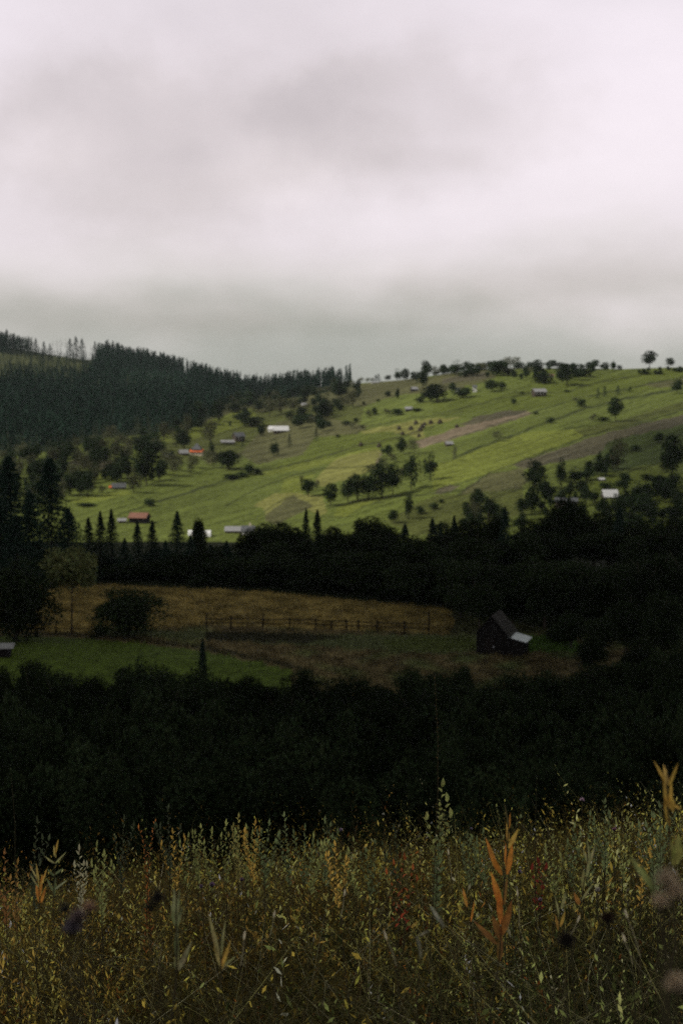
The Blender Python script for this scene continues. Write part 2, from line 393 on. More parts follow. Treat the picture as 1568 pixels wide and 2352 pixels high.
def trunk_mesh(seed, r=.022, limbs=6, top=.8, n=6, base_h=.28):
    rng = random.Random(seed); m = MB()
    bx, by = rng.uniform(-.05, .05), rng.uniform(-.05, .05)
    ax = lambda h: Vector((bx * h + .015 * math.sin(h * 7), by * h, h))
    hs = [-.03, .02, .2, .4, .6, top]
    m.tube([ax(h) for h in hs], [r * 1.35, r * 1.1, r * .85, r * .65, r * .4, r * .12], n)
    for i in range(limbs):
        h = base_h + (top - base_h) * i / max(limbs, 1); a = i * 2.4 + rng.uniform(-.4, .4); l = rng.uniform(.18, .36)
        p0 = ax(h); d = Vector((math.cos(a), math.sin(a), rng.uniform(.5, 1.0))).normalized()
        m.tube([p0, p0 + d * l * .5, p0 + d * l + Vector((0, 0, .05))], [r * .45, r * .3, r * .08], 4)
    return m.mesh('trunk')
G1 = (.024, .041, .018); G2 = (.038, .052, .022); GP = (.085, .095, .05); GSP = (.017, .032, .022); GTH = (.021, .033, .014)
PR = {}
def reg(k, trunks, crowns): PR[k] = list(zip(trunks, crowns))
reg('d', [trunk_mesh(i) for i in range(5)], [crown_mesh(10 + i, 26, 1500, .034, G1, base=.0) for i in range(5)])
reg('p', [trunk_mesh(i + 9, .016) for i in range(4)], [crown_mesh(30 + i, 22, 750, .030, GP, base=.02) for i in range(4)])
reg('c', [trunk_mesh(i + 19) for i in range(3)], [crown_mesh(50 + i, 24, 1500, .030, G1, base=-.04, elong=1.3, cr=(.12, .20)) for i in range(3)])
reg('b', [trunk_mesh(i + 29, .03, 4, .6, 5, .1) for i in range(4)], [crown_mesh(70 + i, 15, 700, .05, G1, base=-.2, cr=(.20, .32)) for i in range(4)])
reg('s', [trunk_mesh(i + 39, .014, 0, .95) for i in range(4)], [spruce_mesh(90 + i, 24, 9, 4, .030, GSP, width=.62) for i in range(4)])
reg('D', [trunk_mesh(i + 49, .02, 8) for i in range(5)], [crown_mesh(110 + i, 60, 9000, .018, GTH, base=.10, cr=(.10, .19)) for i in range(5)])
reg('B', [trunk_mesh(i + 59, .02, 7, .6, 6, .1) for i in range(4)], [crown_mesh(130 + i, 50, 9000, .019, GTH, base=-.06, cr=(.12, .22)) for i in range(4)])
reg('S', [trunk_mesh(i + 69, .014, 0, .96) for i in range(4)], [spruce_mesh(150 + i, 44, 14, 7, .020, GSP, width=.66) for i in range(4)])
reg('T', [trunk_mesh(79, .016, 9, .9, 6, .40)], [crown_mesh(170, 40, 5200, .022, (.13, .155, .06), base=.45, cr=(.09, .16))])
reg('x', [trunk_mesh(i + 89, .012, 14, .98, 5, .3) for i in range(2)], [crown_mesh(190 + i, 14, 90, .02, (.14, .13, .12), base=.3) for i in range(2)])
KIND = {'d': ('broadleaf_tree', 'tree', 'dark round-crowned tree'), 'p': ('broadleaf_tree', 'tree', 'pale grey-green tree'), 'c': ('broadleaf_tree', 'tree', 'tall narrow dark tree'),
        'b': ('bush', 'bush', 'low dark bush'), 's': ('spruce_tree', 'tree', 'dark pointed spruce'), 'D': ('broadleaf_tree', 'tree', 'nearly black broadleaf tree'),
        'B': ('bush', 'bush', 'big dark leafy shrub'), 'S': ('spruce_tree', 'tree', 'tall black pointed spruce'), 'T': ('broadleaf_tree', 'tree', ''), 'x': ('bare_tree', 'tree', 'grey bare dead tree')}
TREES = []                                   # (root, kind, u, v_base, height px, zone)
def tree(k, p, h, w, zone, group, label=None, idx=None):
    var = PR[k]; tm, cm = var[random.randrange(len(var)) if idx is None else idx]
    name, cat, _ = KIND[k]
    r = thing(name, p, random.uniform(0, 6.28), label, cat, group)
    r.scale = (w, w, h)
    leaf = M['needle'] if k in 'sS' else (M['leaf_near'] if k in 'DBT' else M['leaf_far'])
    obj('trunk', tm, M['bark'], r); obj('crown', cm, leaf, r)
    u, v = proj(p[0], p[1], p[2])
    TREES.append((r, k, u, v, h * F / max(p[1], 1), zone, label))
    return r
def trees_px(lst, conv, zone, group):
    for x, yb, hh, ww, k in lst:
        (u, v), = conv((x, yb)); p = hit(u, v, 300)
        m = p.y / F; h = hh * .1593 * m; w = ww * .1593 * m
        p.z -= .03 * h
        if k == 's': w *= 1.1
        tree(k, p, h * 1.24, w * (1.6 if k in 'dpb' else 1.6), zone, group)
L1 = [(600,960,210,70,'c'),(920,1040,220,130,'d'),(970,860,110,150,'d'),(1030,770,115,90,'p'),(1170,790,180,60,'p'),(1320,780,150,110,'p'),(1250,650,130,90,'d'),(1370,640,140,90,'c'),
 (1170,625,120,60,'s'),(1420,935,110,130,'d'),(840,1090,120,110,'p'),(550,1115,160,80,'d'),(940,1172,50,60,'b'),(540,1172,20,100,'b'),(1100,950,110,90,'p'),(1210,930,80,80,'p'),(1300,910,100,60,'p'),
 (760,1000,100,90,'d'),(690,1000,90,80,'p'),(1000,1010,90,80,'d'),(1440,1000,30,70,'b'),(400,960,190,60,'c'),(500,960,140,80,'p'),(200,960,110,80,'p'),(330,960,150,90,'p'),(250,1050,160,100,'d'),
 (120,1000,140,100,'p'),(440,1100,120,110,'d'),(640,1090,50,60,'p'),(720,930,170,80,'p'),(800,900,150,90,'p'),(870,860,120,90,'d'),(660,850,110,80,'p'),(760,800,80,70,'p'),(560,850,90,70,'d'),
 (620,830,90,80,'d'),(350,880,80,70,'p'),(440,870,90,70,'d'),(160,890,60,90,'d'),(60,900,60,70,'p'),(1110,700,80,60,'d'),(940,780,70,60,'d'),(900,740,50,60,'d'),(850,790,60,70,'p'),
 (20,1000,120,80,'d'),(40,1090,120,110,'d'),(210,1150,120,110,'d'),(1540,640,60,70,'d'),(1560,560,90,60,'d'),(1480,560,60,80,'p'),(1440,520,40,60,'b'),(1240,560,60,40,'d')]
L2 = [(1330,412,110,140,'d'),(1280,405,80,80,'d'),(1420,350,60,45,'d'),(1220,412,40,50,'b'),(1080,392,62,30,'d'),(1020,372,35,35,'b'),(1490,382,60,100,'d'),(710,395,115,65,'d'),(800,442,115,90,'p'),(740,440,60,60,'p'),(610,520,150,80,'d'),
 (605,598,80,70,'d'),(570,652,72,32,'s'),(500,405,85,60,'d'),(140,435,70,26,'s'),(280,505,110,90,'p'),(350,480,100,80,'p'),(430,480,90,70,'p'),(160,560,55,130,'b'),(640,500,100,60,'p'),(720,462,40,50,'b'),(310,750,95,60,'d'),
 (403,690,68,30,'s'),(110,692,65,20,'s'),(230,625,80,50,'d'),(460,578,80,90,'d'),(20,835,105,90,'d'),(80,800,70,60,'p'),(155,868,75,60,'d'),(60,892,30,60,'b'),(110,882,35,60,'b'),(200,862,35,50,'b'),(707,632,20,22,'b'),
 (760,555,30,50,'b'),(820,537,30,28,'b'),(900,515,60,45,'p'),(935,492,45,36,'b'),(1020,500,50,60,'p'),(1080,492,40,70,'b'),(1200,468,22,60,'b'),(960,405,16,20,'b'),(868,424,18,18,'b'),(520,1002,105,90,'d'),(478,935,65,30,'p'),(575,965,70,40,'p'),
 (660,1060,135,80,'d'),(770,1040,130,80,'d'),(830,1030,160,110,'d'),(900,1020,180,110,'d'),(985,1010,200,120,'d'),(1050,990,180,90,'d'),(930,870,80,70,'p'),(1015,745,62,66,'d'),(1105,735,92,66,'d'),(1175,740,90,80,'p'),(1045,790,60,60,'p'),
 (985,835,80,70,'p'),(1165,960,205,95,'c'),(1110,900,80,60,'p'),(1285,900,155,85,'c'),(1440,780,90,28,'p'),(1150,1145,150,60,'c'),(1355,1042,25,28,'b'),(1310,1082,40,50,'b'),(1225,1112,50,50,'b'),(1060,1170,80,60,'d'),(30,560,30,16,'b'),
 (1020,268,34,38,'d'),(1080,272,62,50,'d'),(1125,282,78,50,'d'),(1190,285,62,60,'d'),(1240,325,115,70,'d'),(1262,245,88,76,'d'),(1365,200,60,40,'d'),(1450,240,80,76,'d'),(1400,220,34,44,'b'),(1320,215,26,40,'b'),
 (850,285,36,40,'p'),(895,280,32,30,'p'),(945,275,40,26,'s'),(962,278,42,24,'s'),(920,282,28,30,'p'),(120,480,50,60,'p'),(200,470,50,60,'p'),(60,450,50,60,'d'),(30,470,50,70,'p'),(260,430,50,60,'d'),(330,440,40,60,'b'),(400,440,50,60,'d'),(460,430,50,60,'p'),
 (590,350,34,60,'p'),(650,350,40,60,'p'),(180,400,46,60,'d'),(80,520,40,60,'b'),(860,590,40,40,'p'),(800,575,40,50,'p'),(410,540,40,60,'p'),(520,520,40,60,'b')]
L3 = [(300,208,42,100,'p'),(410,245,95,105,'d'),(470,200,70,60,'p'),(515,190,76,60,'p'),(545,215,54,60,'d'),(612,218,58,52,'d'),(655,240,90,60,'d'),(700,292,60,80,'b'),(742,200,50,88,'d'),(810,200,36,60,'b'),(840,305,130,100,'d'),(800,270,70,50,'d'),
 (900,270,60,70,'d'),(945,250,50,80,'b'),(880,195,28,60,'b'),(935,200,30,40,'b'),(1012,204,56,56,'d'),(1057,202,28,26,'d'),(1130,206,52,30,'d'),(1170,204,28,26,'b'),(1358,190,100,74,'d'),(1482,192,58,46,'d'),(372,344,72,80,'d'),(432,332,48,50,'b'),(190,380,54,70,'d'),
 (505,425,42,36,'d'),(1035,388,58,26,'s'),(1077,376,56,30,'s'),(1160,362,48,30,'s'),(1235,346,30,32,'s'),(1530,358,82,64,'d'),(930,440,46,54,'b'),(895,412,32,40,'p'),(1145,530,138,88,'d'),(1008,535,56,48,'p'),(1070,530,30,60,'b'),(735,542,38,40,'b'),(400,655,62,64,'p'),
 (645,485,16,30,'b'),(560,355,12,30,'b'),(840,346,12,36,'b'),(640,960,165,140,'d'),(800,945,165,66,'c'),(890,920,90,100,'d'),(960,900,80,90,'d'),(1030,870,80,90,'d'),(1160,835,200,120,'p'),(1130,830,120,100,'d'),(1415,672,64,60,'d'),(1500,915,275,130,'d'),
 (1270,720,40,50,'b'),(620,1115,160,110,'d'),(700,1040,130,100,'d'),(560,1120,100,70,'d'),(350,1160,150,110,'c'),(260,1180,160,60,'p'),(430,1190,110,90,'d'),(1280,1055,130,80,'d'),(1400,960,90,90,'d'),(1090,960,50,80,'b'),(1200,1040,60,90,'b'),
 (1150,1120,100,90,'d'),(1500,1180,120,120,'d'),(1350,1160,90,90,'d'),(1060,1130,110,80,'d'),(960,1060,120,70,'d'),(1440,850,50,60,'p'),(1340,900,40,60,'b'),(1200,900,44,60,'b'),(1330,235,20,60,'b'),(1410,235,18,60,'b'),(1540,215,24,70,'b')]
trees_px(L1, lambda p: R1(p), 'hill', 'trees and bushes on the far hillside')
trees_px(L2, lambda p: R2(p), 'hill', 'trees and bushes on the far hillside')
trees_px(L3, lambda p: R3(p), 'hill', 'trees and bushes on the far hillside')
rr = random.Random(77)
PROT = [(608, 497, 9), (567, 507, 12), (600, 481, 4), (195, 455, 7), (184, 455, 6), (111, 488, 7), (278, 432, 9), (240, 442, 8), (227, 444, 8), (137, 522, 10), (200, 535, 16), (540, 396, 8), (456, 392, 4), (474, 392, 4), (559, 376, 4), (449, 446, 5), (408, 411, 5)]
def fill(poly, n, kinds, hr, gap, grp='trees and bushes on the far hillside'):
    us = [q[0] for q in poly]; vs = [q[1] for q in poly]; done = []; tries = 0
    while len(done) < n and tries < 4000:
        tries += 1; u, v = rr.uniform(min(us), max(us)), rr.uniform(min(vs), max(vs))
        if not inpoly(np.array([u]), np.array([v]), poly)[0] or any(abs(u - a) < gap and abs(v - b) < gap * .7 for a, b in done): continue
        if any(abs(u - a) < hw + 5 and -3 < v - b < 17 for a, b, hw in PROT): continue
        done.append((u, v)); p = hit(u, v, 300); m = p.y / F; h = rr.uniform(*hr) * m; k = rr.choice(kinds); p.z -= .05 * h
        tree(k, p, h, h * (rr.uniform(.75, 1.1) if k in 'dp' else .7 if k == 's' else 1.3 if k == 'b' else .6), 'hill', grp)
fill(R1((0, 880), (300, 830), (600, 770), (950, 760), (1100, 790), (1330, 860), (1350, 930), (1000, 1020), (780, 1050), (560, 1110), (400, 1140), (200, 1190), (0, 1200)), 105, 'dpddppc', (13, 23), 4.6)
fill(R1((950, 740), (1150, 620), (1400, 520), (1568, 470), (1568, 560), (1300, 680), (1100, 780)), 22, 'dpdps', (9, 15), 5)
fill(R2((0, 440), (0, 380), (200, 400), (500, 360), (700, 330), (840, 300), (860, 380), (700, 470), (560, 560), (400, 560), (300, 480), (100, 540)), 60, 'dpdbdp', (9, 16), 4.6)
fill(R2((420, 560), (620, 450), (700, 450), (680, 560), (520, 600)), 8, 'dpb', (8, 13), 5)
fill(R3((600, 1120), (640, 1000), (900, 860), (1120, 780), (1250, 700), (1200, 860), (960, 930), (900, 1130), (700, 1180)), 16, 'ddc', (12, 20), 6)
fill(R3((950, 1180), (1000, 1010), (1300, 950), (1568, 900), (1568, 1230), (1100, 1230)), 34, 'ddbd', (12, 22), 6)
fill(R3((150, 1220), (230, 1080), (330, 1050), (500, 1120), (560, 1230)), 12, 'dcd', (14, 22), 6)
fill(R3((0, 195), (300, 190), (700, 215), (1180, 200), (1180, 215), (900, 250), (700, 290), (400, 260), (0, 245)), 46, 'ddbdp', (7, 13), 3.6)
fill(R3((1290, 205), (1568, 195), (1568, 225), (1290, 232)), 10, 'b', (3, 5), 4)
# conifers one can tell apart along the skyline and the wood's lower edge
def by_px(u, vb, vt, k, wf, zone, group):
    p = hit(u, vb, 300)
    if p.y > np.interp(u, RU, RD): p = at(u, float(np.interp(u, RU, RD)) - 12)
    vb = proj(p.x, p.y, p.z)[1]; m = p.y / F; h = (vb - vt) * m; p.z -= .02 * h
    return tree(k, p, h, h * wf, zone, group)
rr = random.Random(3)
x = 225.
while x < 398:
    vt = np.interp(x, [225, 240, 250, 262, 290, 300, 330, 345, 356, 400], [372, 375, 378, 374, 373, 371, 372, 376, 379, 379]) + rr.uniform(-2, 6 if x < 335 else 3) + (2 if x > 340 else 0)
    vb = np.interp(x, [225, 250, 290, 320, 356, 400], [397, 398, 394, 390, 386, 382])
    by_px(x, vb + rr.uniform(-2, 1), vt, 's', rr.uniform(.40, .60), 'ridge', 'spruces standing along the ridge'); x += rr.uniform(2.2, 4.6) * (1 if x < 356 else 2.2)
for u, vt in [(1, 331), (7, 329), (13, 333), (21, 337), (29, 336), (36, 338), (44, 341), (50, 343), (70, 338), (76, 336), (82, 338), (95, 341), (103, 343), (108, 339), (113, 340), (119, 342), (126, 346), (134, 348), (141, 347), (148, 349), (155, 350), (161, 352), (167, 354), (173, 356), (180, 357), (187, 360), (194, 362), (201, 364), (208, 368), (215, 370), (222, 371)]:
    vb = np.interp(u, [0, 60, 110, 150, 200, 250], [353, 362, 362, 370, 384, 396])
    by_px(u, vb, vt, 's', rr.uniform(.42, .6), 'ridge', 'spruces standing along the ridge')
for u, vt in [(53, 341), (57, 340), (61, 339), (66, 340), (87, 343), (91, 346)]:
    by_px(u, 358, vt, 'x', .35, 'ridge', 'dead trees on the ridge')
# the wood itself, one mass of spruces
def forest():
    rng = np.random.default_rng(5)
    tv = []; tq = []; tc = []; b = 0
    pm = PRF
    n = 0; cell = {}
    while n < 7200:
        y = rng.uniform(560, 1480); u = rng.uniform(-110, 350)
        xx = (u - 341) / F * y; z = float(H(xx, y)); uu, vv = proj(xx, y, z)
        if rng.random() > y / 1480: continue
        fe = np.interp(uu, forest_edge_u, forest_edge_v)
        if vv > fe + 2.5 * float(sn(uu, vv, 7., 3)) - 1: continue
        cl = 352 < vv < 388 and uu < 96 - max(0, vv - 372)
        yg = 375 < vv < 391 and 120 < uu < 190
        if cl and rng.random() > (.22 if vv < 370 else .6): continue
        key = (int(xx / 4.2), int(y / 4.2))
        if key in cell: continue
        cell[key] = 1
        h = rng.uniform(8, 17) * (.6 if yg else 1) * ((.55 if vv < 376 else .7) if cl else 1); w = h * rng.uniform(.34, .46)
        V0, Q0, C0 = pm[rng.integers(len(pm))]
        a = rng.uniform(0, 6.28); ca, sa = math.cos(a), math.sin(a)
        V = np.stack([(V0[:, 0] * ca - V0[:, 1] * sa) * w + xx, (V0[:, 0] * sa + V0[:, 1] * ca) * w + y, V0[:, 2] * h + z - .3], -1)
        tone = rng.uniform(.85, 1.15) * (1.7 if yg else 1)
        tv.append(V); tq.append(Q0 + b); tc.append(C0 * tone * np.array([1.0, 1.1, 1.08])); b += len(V); n += 1
    o = obj('forest', npmesh('forest', np.concatenate(tv), np.concatenate(tq), np.concatenate(tc)), M['needle'])
    tag(o, 'dense dark spruce forest covering the mountainside at left', 'forest', kind='stuff')
def raw(me):
    V = np.empty(len(me.vertices) * 3, np.float32); me.vertices.foreach_get('co', V)
    Q = np.empty(len(me.loops), np.int32); me.loops.foreach_get('vertex_index', Q)
    c = np.empty(len(me.vertices) * 4, np.float32); me.color_attributes['Col'].data.foreach_get('color', c)
    return V.reshape(-1, 3), Q.reshape(-1, 4), c.reshape(-1, 4)[:, :3]
PRF = []
for i in range(4):
    m_ = spruce_mesh(200 + i, 9, 5, 1, .10, GSP, width=.42); PRF.append(raw(m_)); bpy.data.meshes.remove(m_)
forest()

# ------------------------------------------------------------------ houses on the hill
LAND = []                                    # landmarks for the labels (u, v, words)
def house(name, conv, xy, wpx, lpx, eave_px, ridge_px, rot, wall, roof, label, cat='house', windows=0, door=False, chimney=False, hip=0, mark=None, upper=None):
    """gabled house; sizes in zoomed pixels, turned into metres at its place"""
    (u, v), = conv(xy); p = hit(u, v, 300); m = p.y / F * .1593
    L_, W, E, R_ = wpx * m * .9, lpx * m * .9, eave_px * m, ridge_px * m * .8
    r = thing(name, p, math.radians(rot), label, cat)
    if mark: LAND.append((u, v, mark))
    x, y = L_ / 2, W / 2
    b = MB(); hx = x - hip * x
    b.poly([(-x, -y, -1), (x, -y, -1), (x, y, -1), (-x, y, -1), (-x, -y, E), (x, -y, E), (x, y, E), (-x, y, E), (-hx, 0, E + R_), (hx, 0, E + R_)],
           [(0, 1, 5, 4), (1, 2, 6, 5), (2, 3, 7, 6), (3, 0, 4, 7), (4, 5, 9, 8), (6, 7, 8, 9), (5, 6, 9), (7, 4, 8), (3, 2, 1, 0)])
    obj('wall', b.mesh('wall'), M[wall], r)
    o = .09 * W + .2; t = .12; s = R_ / y; rf = MB()
    X2 = x + .35; Y2 = y + o; ze = E - o * s + .06; zr = E + R_ + .06; hx2 = X2 - hip * x
    rf.poly([(-X2, -Y2, ze), (X2, -Y2, ze), (hx2, 0, zr), (-hx2, 0, zr), (X2, Y2, ze), (-X2, Y2, ze),
             (-X2, -Y2, ze + t), (X2, -Y2, ze + t), (hx2, 0, zr + t), (-hx2, 0, zr + t), (X2, Y2, ze + t), (-X2, Y2, ze + t)],
            [(6, 7, 8, 9), (8, 10, 11, 9), (0, 3, 2, 1), (2, 3, 5, 4), (0, 1, 7, 6), (4, 5, 11, 10), (1, 2, 8, 7), (2, 4, 10, 8), (3, 0, 6, 9), (5, 3, 9, 11)])
    if hip: rf.poly([(X2, -Y2, ze + t), (X2, Y2, ze + t), (hx2, 0, zr + t), (-X2, -Y2, ze + t), (-X2, Y2, ze + t), (-hx2, 0, zr + t)], [(0, 1, 2), (4, 3, 5)])
    ro = obj('roof', rf.mesh('roof'), M[roof], r)
    for i in range(windows):
        wx = -x + L_ * (i + .7) / (windows + .4); fr = MB().box((wx, -y - .03, E * .55), (E * .36, .08, E * .42))
        f = obj('window', fr.mesh('window'), M['white'], r)
        obj('pane', MB().box((wx, -y - .075, E * .55), (E * .27, .03, E * .32)).mesh('pane'), M['glass'], f)
    if door:
        obj('door', MB().box((x * .78, -y - .04, E * .36), (E * .34, .07, E * .72)).mesh('door'), M['logs'], r)
    if chimney:
        obj('chimney', MB().box((x * .3, .2, E + R_ + .3), (.6, .6, 1.3)).mesh('chimney'), M['cream'], ro)
    return r
# orange roofed cottage: dark steep cap over a low orange skirt roof
h = house('cottage', R1, (1235, 850), 84, 60, 22, 16, -8, 'cream', 'orange', 'cottage with bright orange lower roof and steep dark cap among pale trees', mark='the bright orange-roofed cottage', windows=3)
mm = hit(*R1((1235, 850))[0], 300).y / F * .1593
cap = MB(); a_, z0_ = 34 * mm, 34 * mm
cap.poly([(-a_, -a_ * .7, z0_), (a_, -a_ * .7, z0_), (a_, a_ * .7, z0_), (-a_, a_ * .7, z0_), (-2 * mm, 0, z0_ + 40 * mm), (2 * mm, 0, z0_ + 40 * mm)], [(0, 1, 5, 4), (1, 2, 5), (2, 3, 4, 5), (3, 0, 4), (3, 2, 1, 0)])
obj('upper_roof', cap.mesh('upper_roof'), M['greyroof'], h)
house('barn', R1, (1150, 850), 60, 40, 14, 22, 25, 'logs', 'paleroof', 'grey sheet-roofed barn just left of the bright orange-roofed cottage', 'barn')
house('outbuilding', R1, (1050, 862), 46, 40, 14, 12, 5, 'white', 'paleroof', 'small pale shed half hidden in trees left of the orange-roofed cottage', 'shed')
house('cottage', R1, (702, 1062), 28, 24, 8, 10, 0, 'logs', 'orange', 'tiny hut with small orange roof under the trees at far left', 'hut', mark='the tiny orange-roofed hut')
house('barn', R1, (745, 1062), 90, 40, 14, 26, 12, 'logs', 'greyroof', 'low grey-roofed barn behind the tiny orange-roofed hut', 'barn')
house('barn', R1, (875, 1275), 125, 80, 36, 30, -14, 'darkwood', 'redtile', 'dark wooden barn with faded red roof above the left spruces', 'barn', mark='the dark barn with the faded red roof')
house('hut', R1, (765, 1275), 50, 40, 14, 14, 8, 'logs', 'paleroof', 'little pale-roofed hut left of the dark barn with faded red roof', 'hut')
house('log_house', R2, (85, 655), 70, 55, 34, 26, 30, 'logs', 'greyroof', 'brown log house with grey gabled roof on the left slope', mark='the brown log house', windows=2, door=True)
house('barn', R2, (15, 668), 90, 40, 8, 14, 10, 'logs', 'paleroof', 'long low pale-roofed barn beside the brown log house', 'barn')
house('farmhouse', R2, (350, 600), 100, 60, 18, 28, 6, 'logs', 'film', 'farmhouse with long white roof high on the left slope', mark='the long white-roofed farmhouse', windows=3)
house('outbuilding', R2, (295, 590), 42, 40, 14, 20, -20, 'white', 'film', 'small white shed joined to the left of the white-roofed farmhouse', 'shed')
house('farmhouse', R2, (145, 1238), 84, 50, 24, 34, -4, 'white', 'greyroof', 'white-walled farmhouse with slate grey roof at the foot of the slope', mark='the white-walled grey-roofed farmhouse', windows=3, door=True, chimney=True)
house('barn', R2, (60, 1228), 125, 55, 16, 26, -2, 'logs', 'paleroof', 'long barn with white sheet roof left of the white-walled farmhouse', 'barn')
house('farmhouse', R3, (665, 372), 86, 60, 30, 20, 14, 'logs', 'paleroof', 'dark timber farmhouse with pale roof high on the right slope', mark='the dark timber farmhouse high on the slope', windows=3, door=True)
house('barn', R3, (1108, 1010), 100, 60, 14, 44, 8, 'logs', 'barnwhite', 'barn with big bright white roof on the lower right slope', 'barn', mark='the big bright white barn roof')
house('farmhouse', R3, (835, 1070), 150, 60, 44, 20, -8, 'logs', 'greyroof', 'long grey-roofed farmhouse behind trees on the lower right slope', mark='the long grey-roofed farmhouse', windows=2)
house('outbuilding', R3, (864, 1088), 30, 30, 26, 8, 0, 'white', 'greyroof', 'small bright white shed in front of the long grey-roofed farmhouse', 'shed')
house('hut', R3, (1054, 902), 34, 30, 8, 10, 8, 'logs', 'film', 'tiny white-roofed hut uphill of the bright white barn roof', 'hut')
house('hut', R3, (100, 684), 46, 40, 14, 16, 14, 'logs', 'paleroof', 'little hay hut with pale roof in the middle of the slope', 'hut', mark='the little pale-roofed hay hut')
house('cottage', R3, (152, 345), 30, 30, 16, 12, 0, 'white', 'greyroof', 'small white cottage left of a narrow white house near the ridge')
house('cottage', R3, (262, 345), 26, 30, 30, 12, 0, 'white', 'greyroof', 'narrow tall white cottage in the trees near the ridge', mark='the narrow white ridge cottage')
house('cottage', R3, (795, 246), 24, 26, 18, 12, 0, 'white', 'greyroof', 'small white cottage right against the ridge trees', mark='the white cottage under the ridge')
house('cottage', R3, (742, 250), 28, 26, 10, 8, 10, 'cream', 'redtile', 'low cream cottage just left of the white ridge cottage')
house('barn', R2, (1150, 466), 44, 36, 16, 14, 0, 'greywood', 'paleroof', 'small grey plank barn among low bushes on the upper slope', 'barn', mark='the small grey plank barn')
house('barn', R2, (1185, 340), 40, 36, 14, 16, 20, 'greywood', 'paleroof', 'tiny grey barn on the brown patch below the ridge', 'barn')
house('cottage', R2, (495, 436), 34, 30, 10, 14, 0, 'cream', 'paleroof', 'tiny pale cottage in the wooded upper left slope')
house('cottage', R2, (537, 522), 26, 26, 14, 10, 0, 'cream', 'paleroof', 'tiny cream cottage uphill of the white-roofed farmhouse')
house('hut', R2, (940, 290), 50, 30, 4, 6, 0, 'white', 'paleroof', 'low white-roofed hut on the skyline saddle', 'hut')
# polytunnels
def tunnel(xy, wpx, hpx, lpx, rot, label):
    (u, v), = R1(xy); p = hit(u, v, 300); m = p.y / F * .1593
    r = thing('polytunnel', p, math.radians(rot), label, 'polytunnel', 'white tunnels at the foot of the slope')
    b = MB(); W, Hh, L_ = wpx * m / 2, hpx * m, lpx * m / 2; n = 10; pts = []
    for s in (-1, 1):
        for i in range(n + 1):
            a = math.pi * i / n; pts.append((s * W, -L_ * math.cos(a), Hh * math.sin(a) ** .7 if 0 < i < n else -.3))
    fs = [(i, i + 1, n + 2 + i, n + 1 + i) for i in range(n)] + [tuple(range(n + 1))[::-1], tuple(range(n + 1, 2 * n + 2))]
    b.poly(pts, fs); obj('cover', b.mesh('cover'), M['tunnel'], r)
    obj('door', MB().box((0, -L_ - .02, Hh * .3), (W * .3, .1, Hh * .6)).mesh('door'), M['cream'], r)
    LAND.append((u, v, 'the white polytunnels'))
tunnel((1290, 1358), 66, 36, 60, 0, 'bright white plastic tunnel, right one of two behind the spruces')
tunnel((1205, 1355), 50, 34, 60, 10, 'white plastic tunnel, left one of two beside a spruce tip')
# haystacks
def hay_mesh(seed):
    rng = random.Random(seed); b = MB(); n = 10; prof = [(1, 0), (1.08, .2), (.95, .5), (.6, .8), (.2, 1.0)]; pts = []
    for r_, z in prof:
        for k in range(n):
            a = 6.283 * k / n; q = r_ * .5 * rng.uniform(.9, 1.1); pts.append((q * math.cos(a), q * math.sin(a), z - (.1 if z == 0 else 0)))
    fs = [(i * n + k, i * n + (k + 1) % n, (i + 1) * n + (k + 1) % n, (i + 1) * n + k) for i in range(4) for k in range(n)] + [tuple(4 * n + k for k in range(n))]
    b.poly(pts, fs); return b.mesh('stack', True)
HM = [hay_mesh(i) for i in range(3)]; PM = MB().tube([(0, 0, .8), (0.02, 0, 1.3)], [.03, .02], 5).mesh('pole')
HAY = []
for i, (x_, y_) in enumerate([(1195, 548), (1235, 572), (1288, 547), (1347, 544), (1090, 580), (1165, 584), (1222, 592), (1215, 627), (1112, 617), (1452, 570), (850, 685), (965, 692), (1250, 556)]):
    (u, v), = R2((x_, y_)); p = hit(u, v, 300); m = p.y / F * .1593
    r = thing('haystack', p, i * 1.3, None, 'haystack', 'haystacks on the mown strip'); s = random.uniform(22, 29) * m; r.scale = (s * 1.1, s * 1.1, s * .95)
    obj('stack', HM[i % 3], M['hay'], r); obj('pole', PM, M['bark'], r); HAY.append((r, u, v))
(u_, v_), = R2((1130, 575)); LAND.append((u_, v_, 'the haystacks'))

# ------------------------------------------------------------------ valley: shed, fence, trees
LAND += [(495, 630, 'the wooden shed')]
P0 = at(496, 134.5)
shed = thing('shed', P0, math.radians(-17), 'small dark wooden hay shed with steep roof at the right end of the field', 'shed')
sc_m = 133 / F
W, Lq, E, Rg = 2.95, 3.9, 1.95, 1.7
b = MB(); x, y = W / 2, Lq / 2
b.poly([(-x, -y, -.4), (x, -y, -.4), (x, y, -.4), (-x, y, -.4), (-x, -y, E), (x, -y, E), (x, y, E), (-x, y, E), (0, -y, E + Rg), (0, y, E + Rg)],
       [(0, 1, 5, 8, 4), (1, 2, 6, 5), (2, 3, 7, 9, 6), (3, 0, 4, 7), (4, 8, 9, 7), (5, 6, 9, 8), (3, 2, 1, 0)])
wl = obj('wall', b.mesh('wall'), M['darkwood'], shed)
pl = MB()
for i in range(12):                            # upright boards nailed on the gable and the side
    px_ = -x + .13 + i * .263; top = E + Rg * (1 - abs(px_) / x) - .1
    pl.box((px_, -y - .02, (top - .3) / 2), (.225, .04, top + .3))
for i in range(14):
    pl.box((x + .02, -y + .15 + i * .3, E / 2 - .15), (.04, .26, E + .3))
obj('boards', pl.mesh('boards'), M['darkwood'], shed)
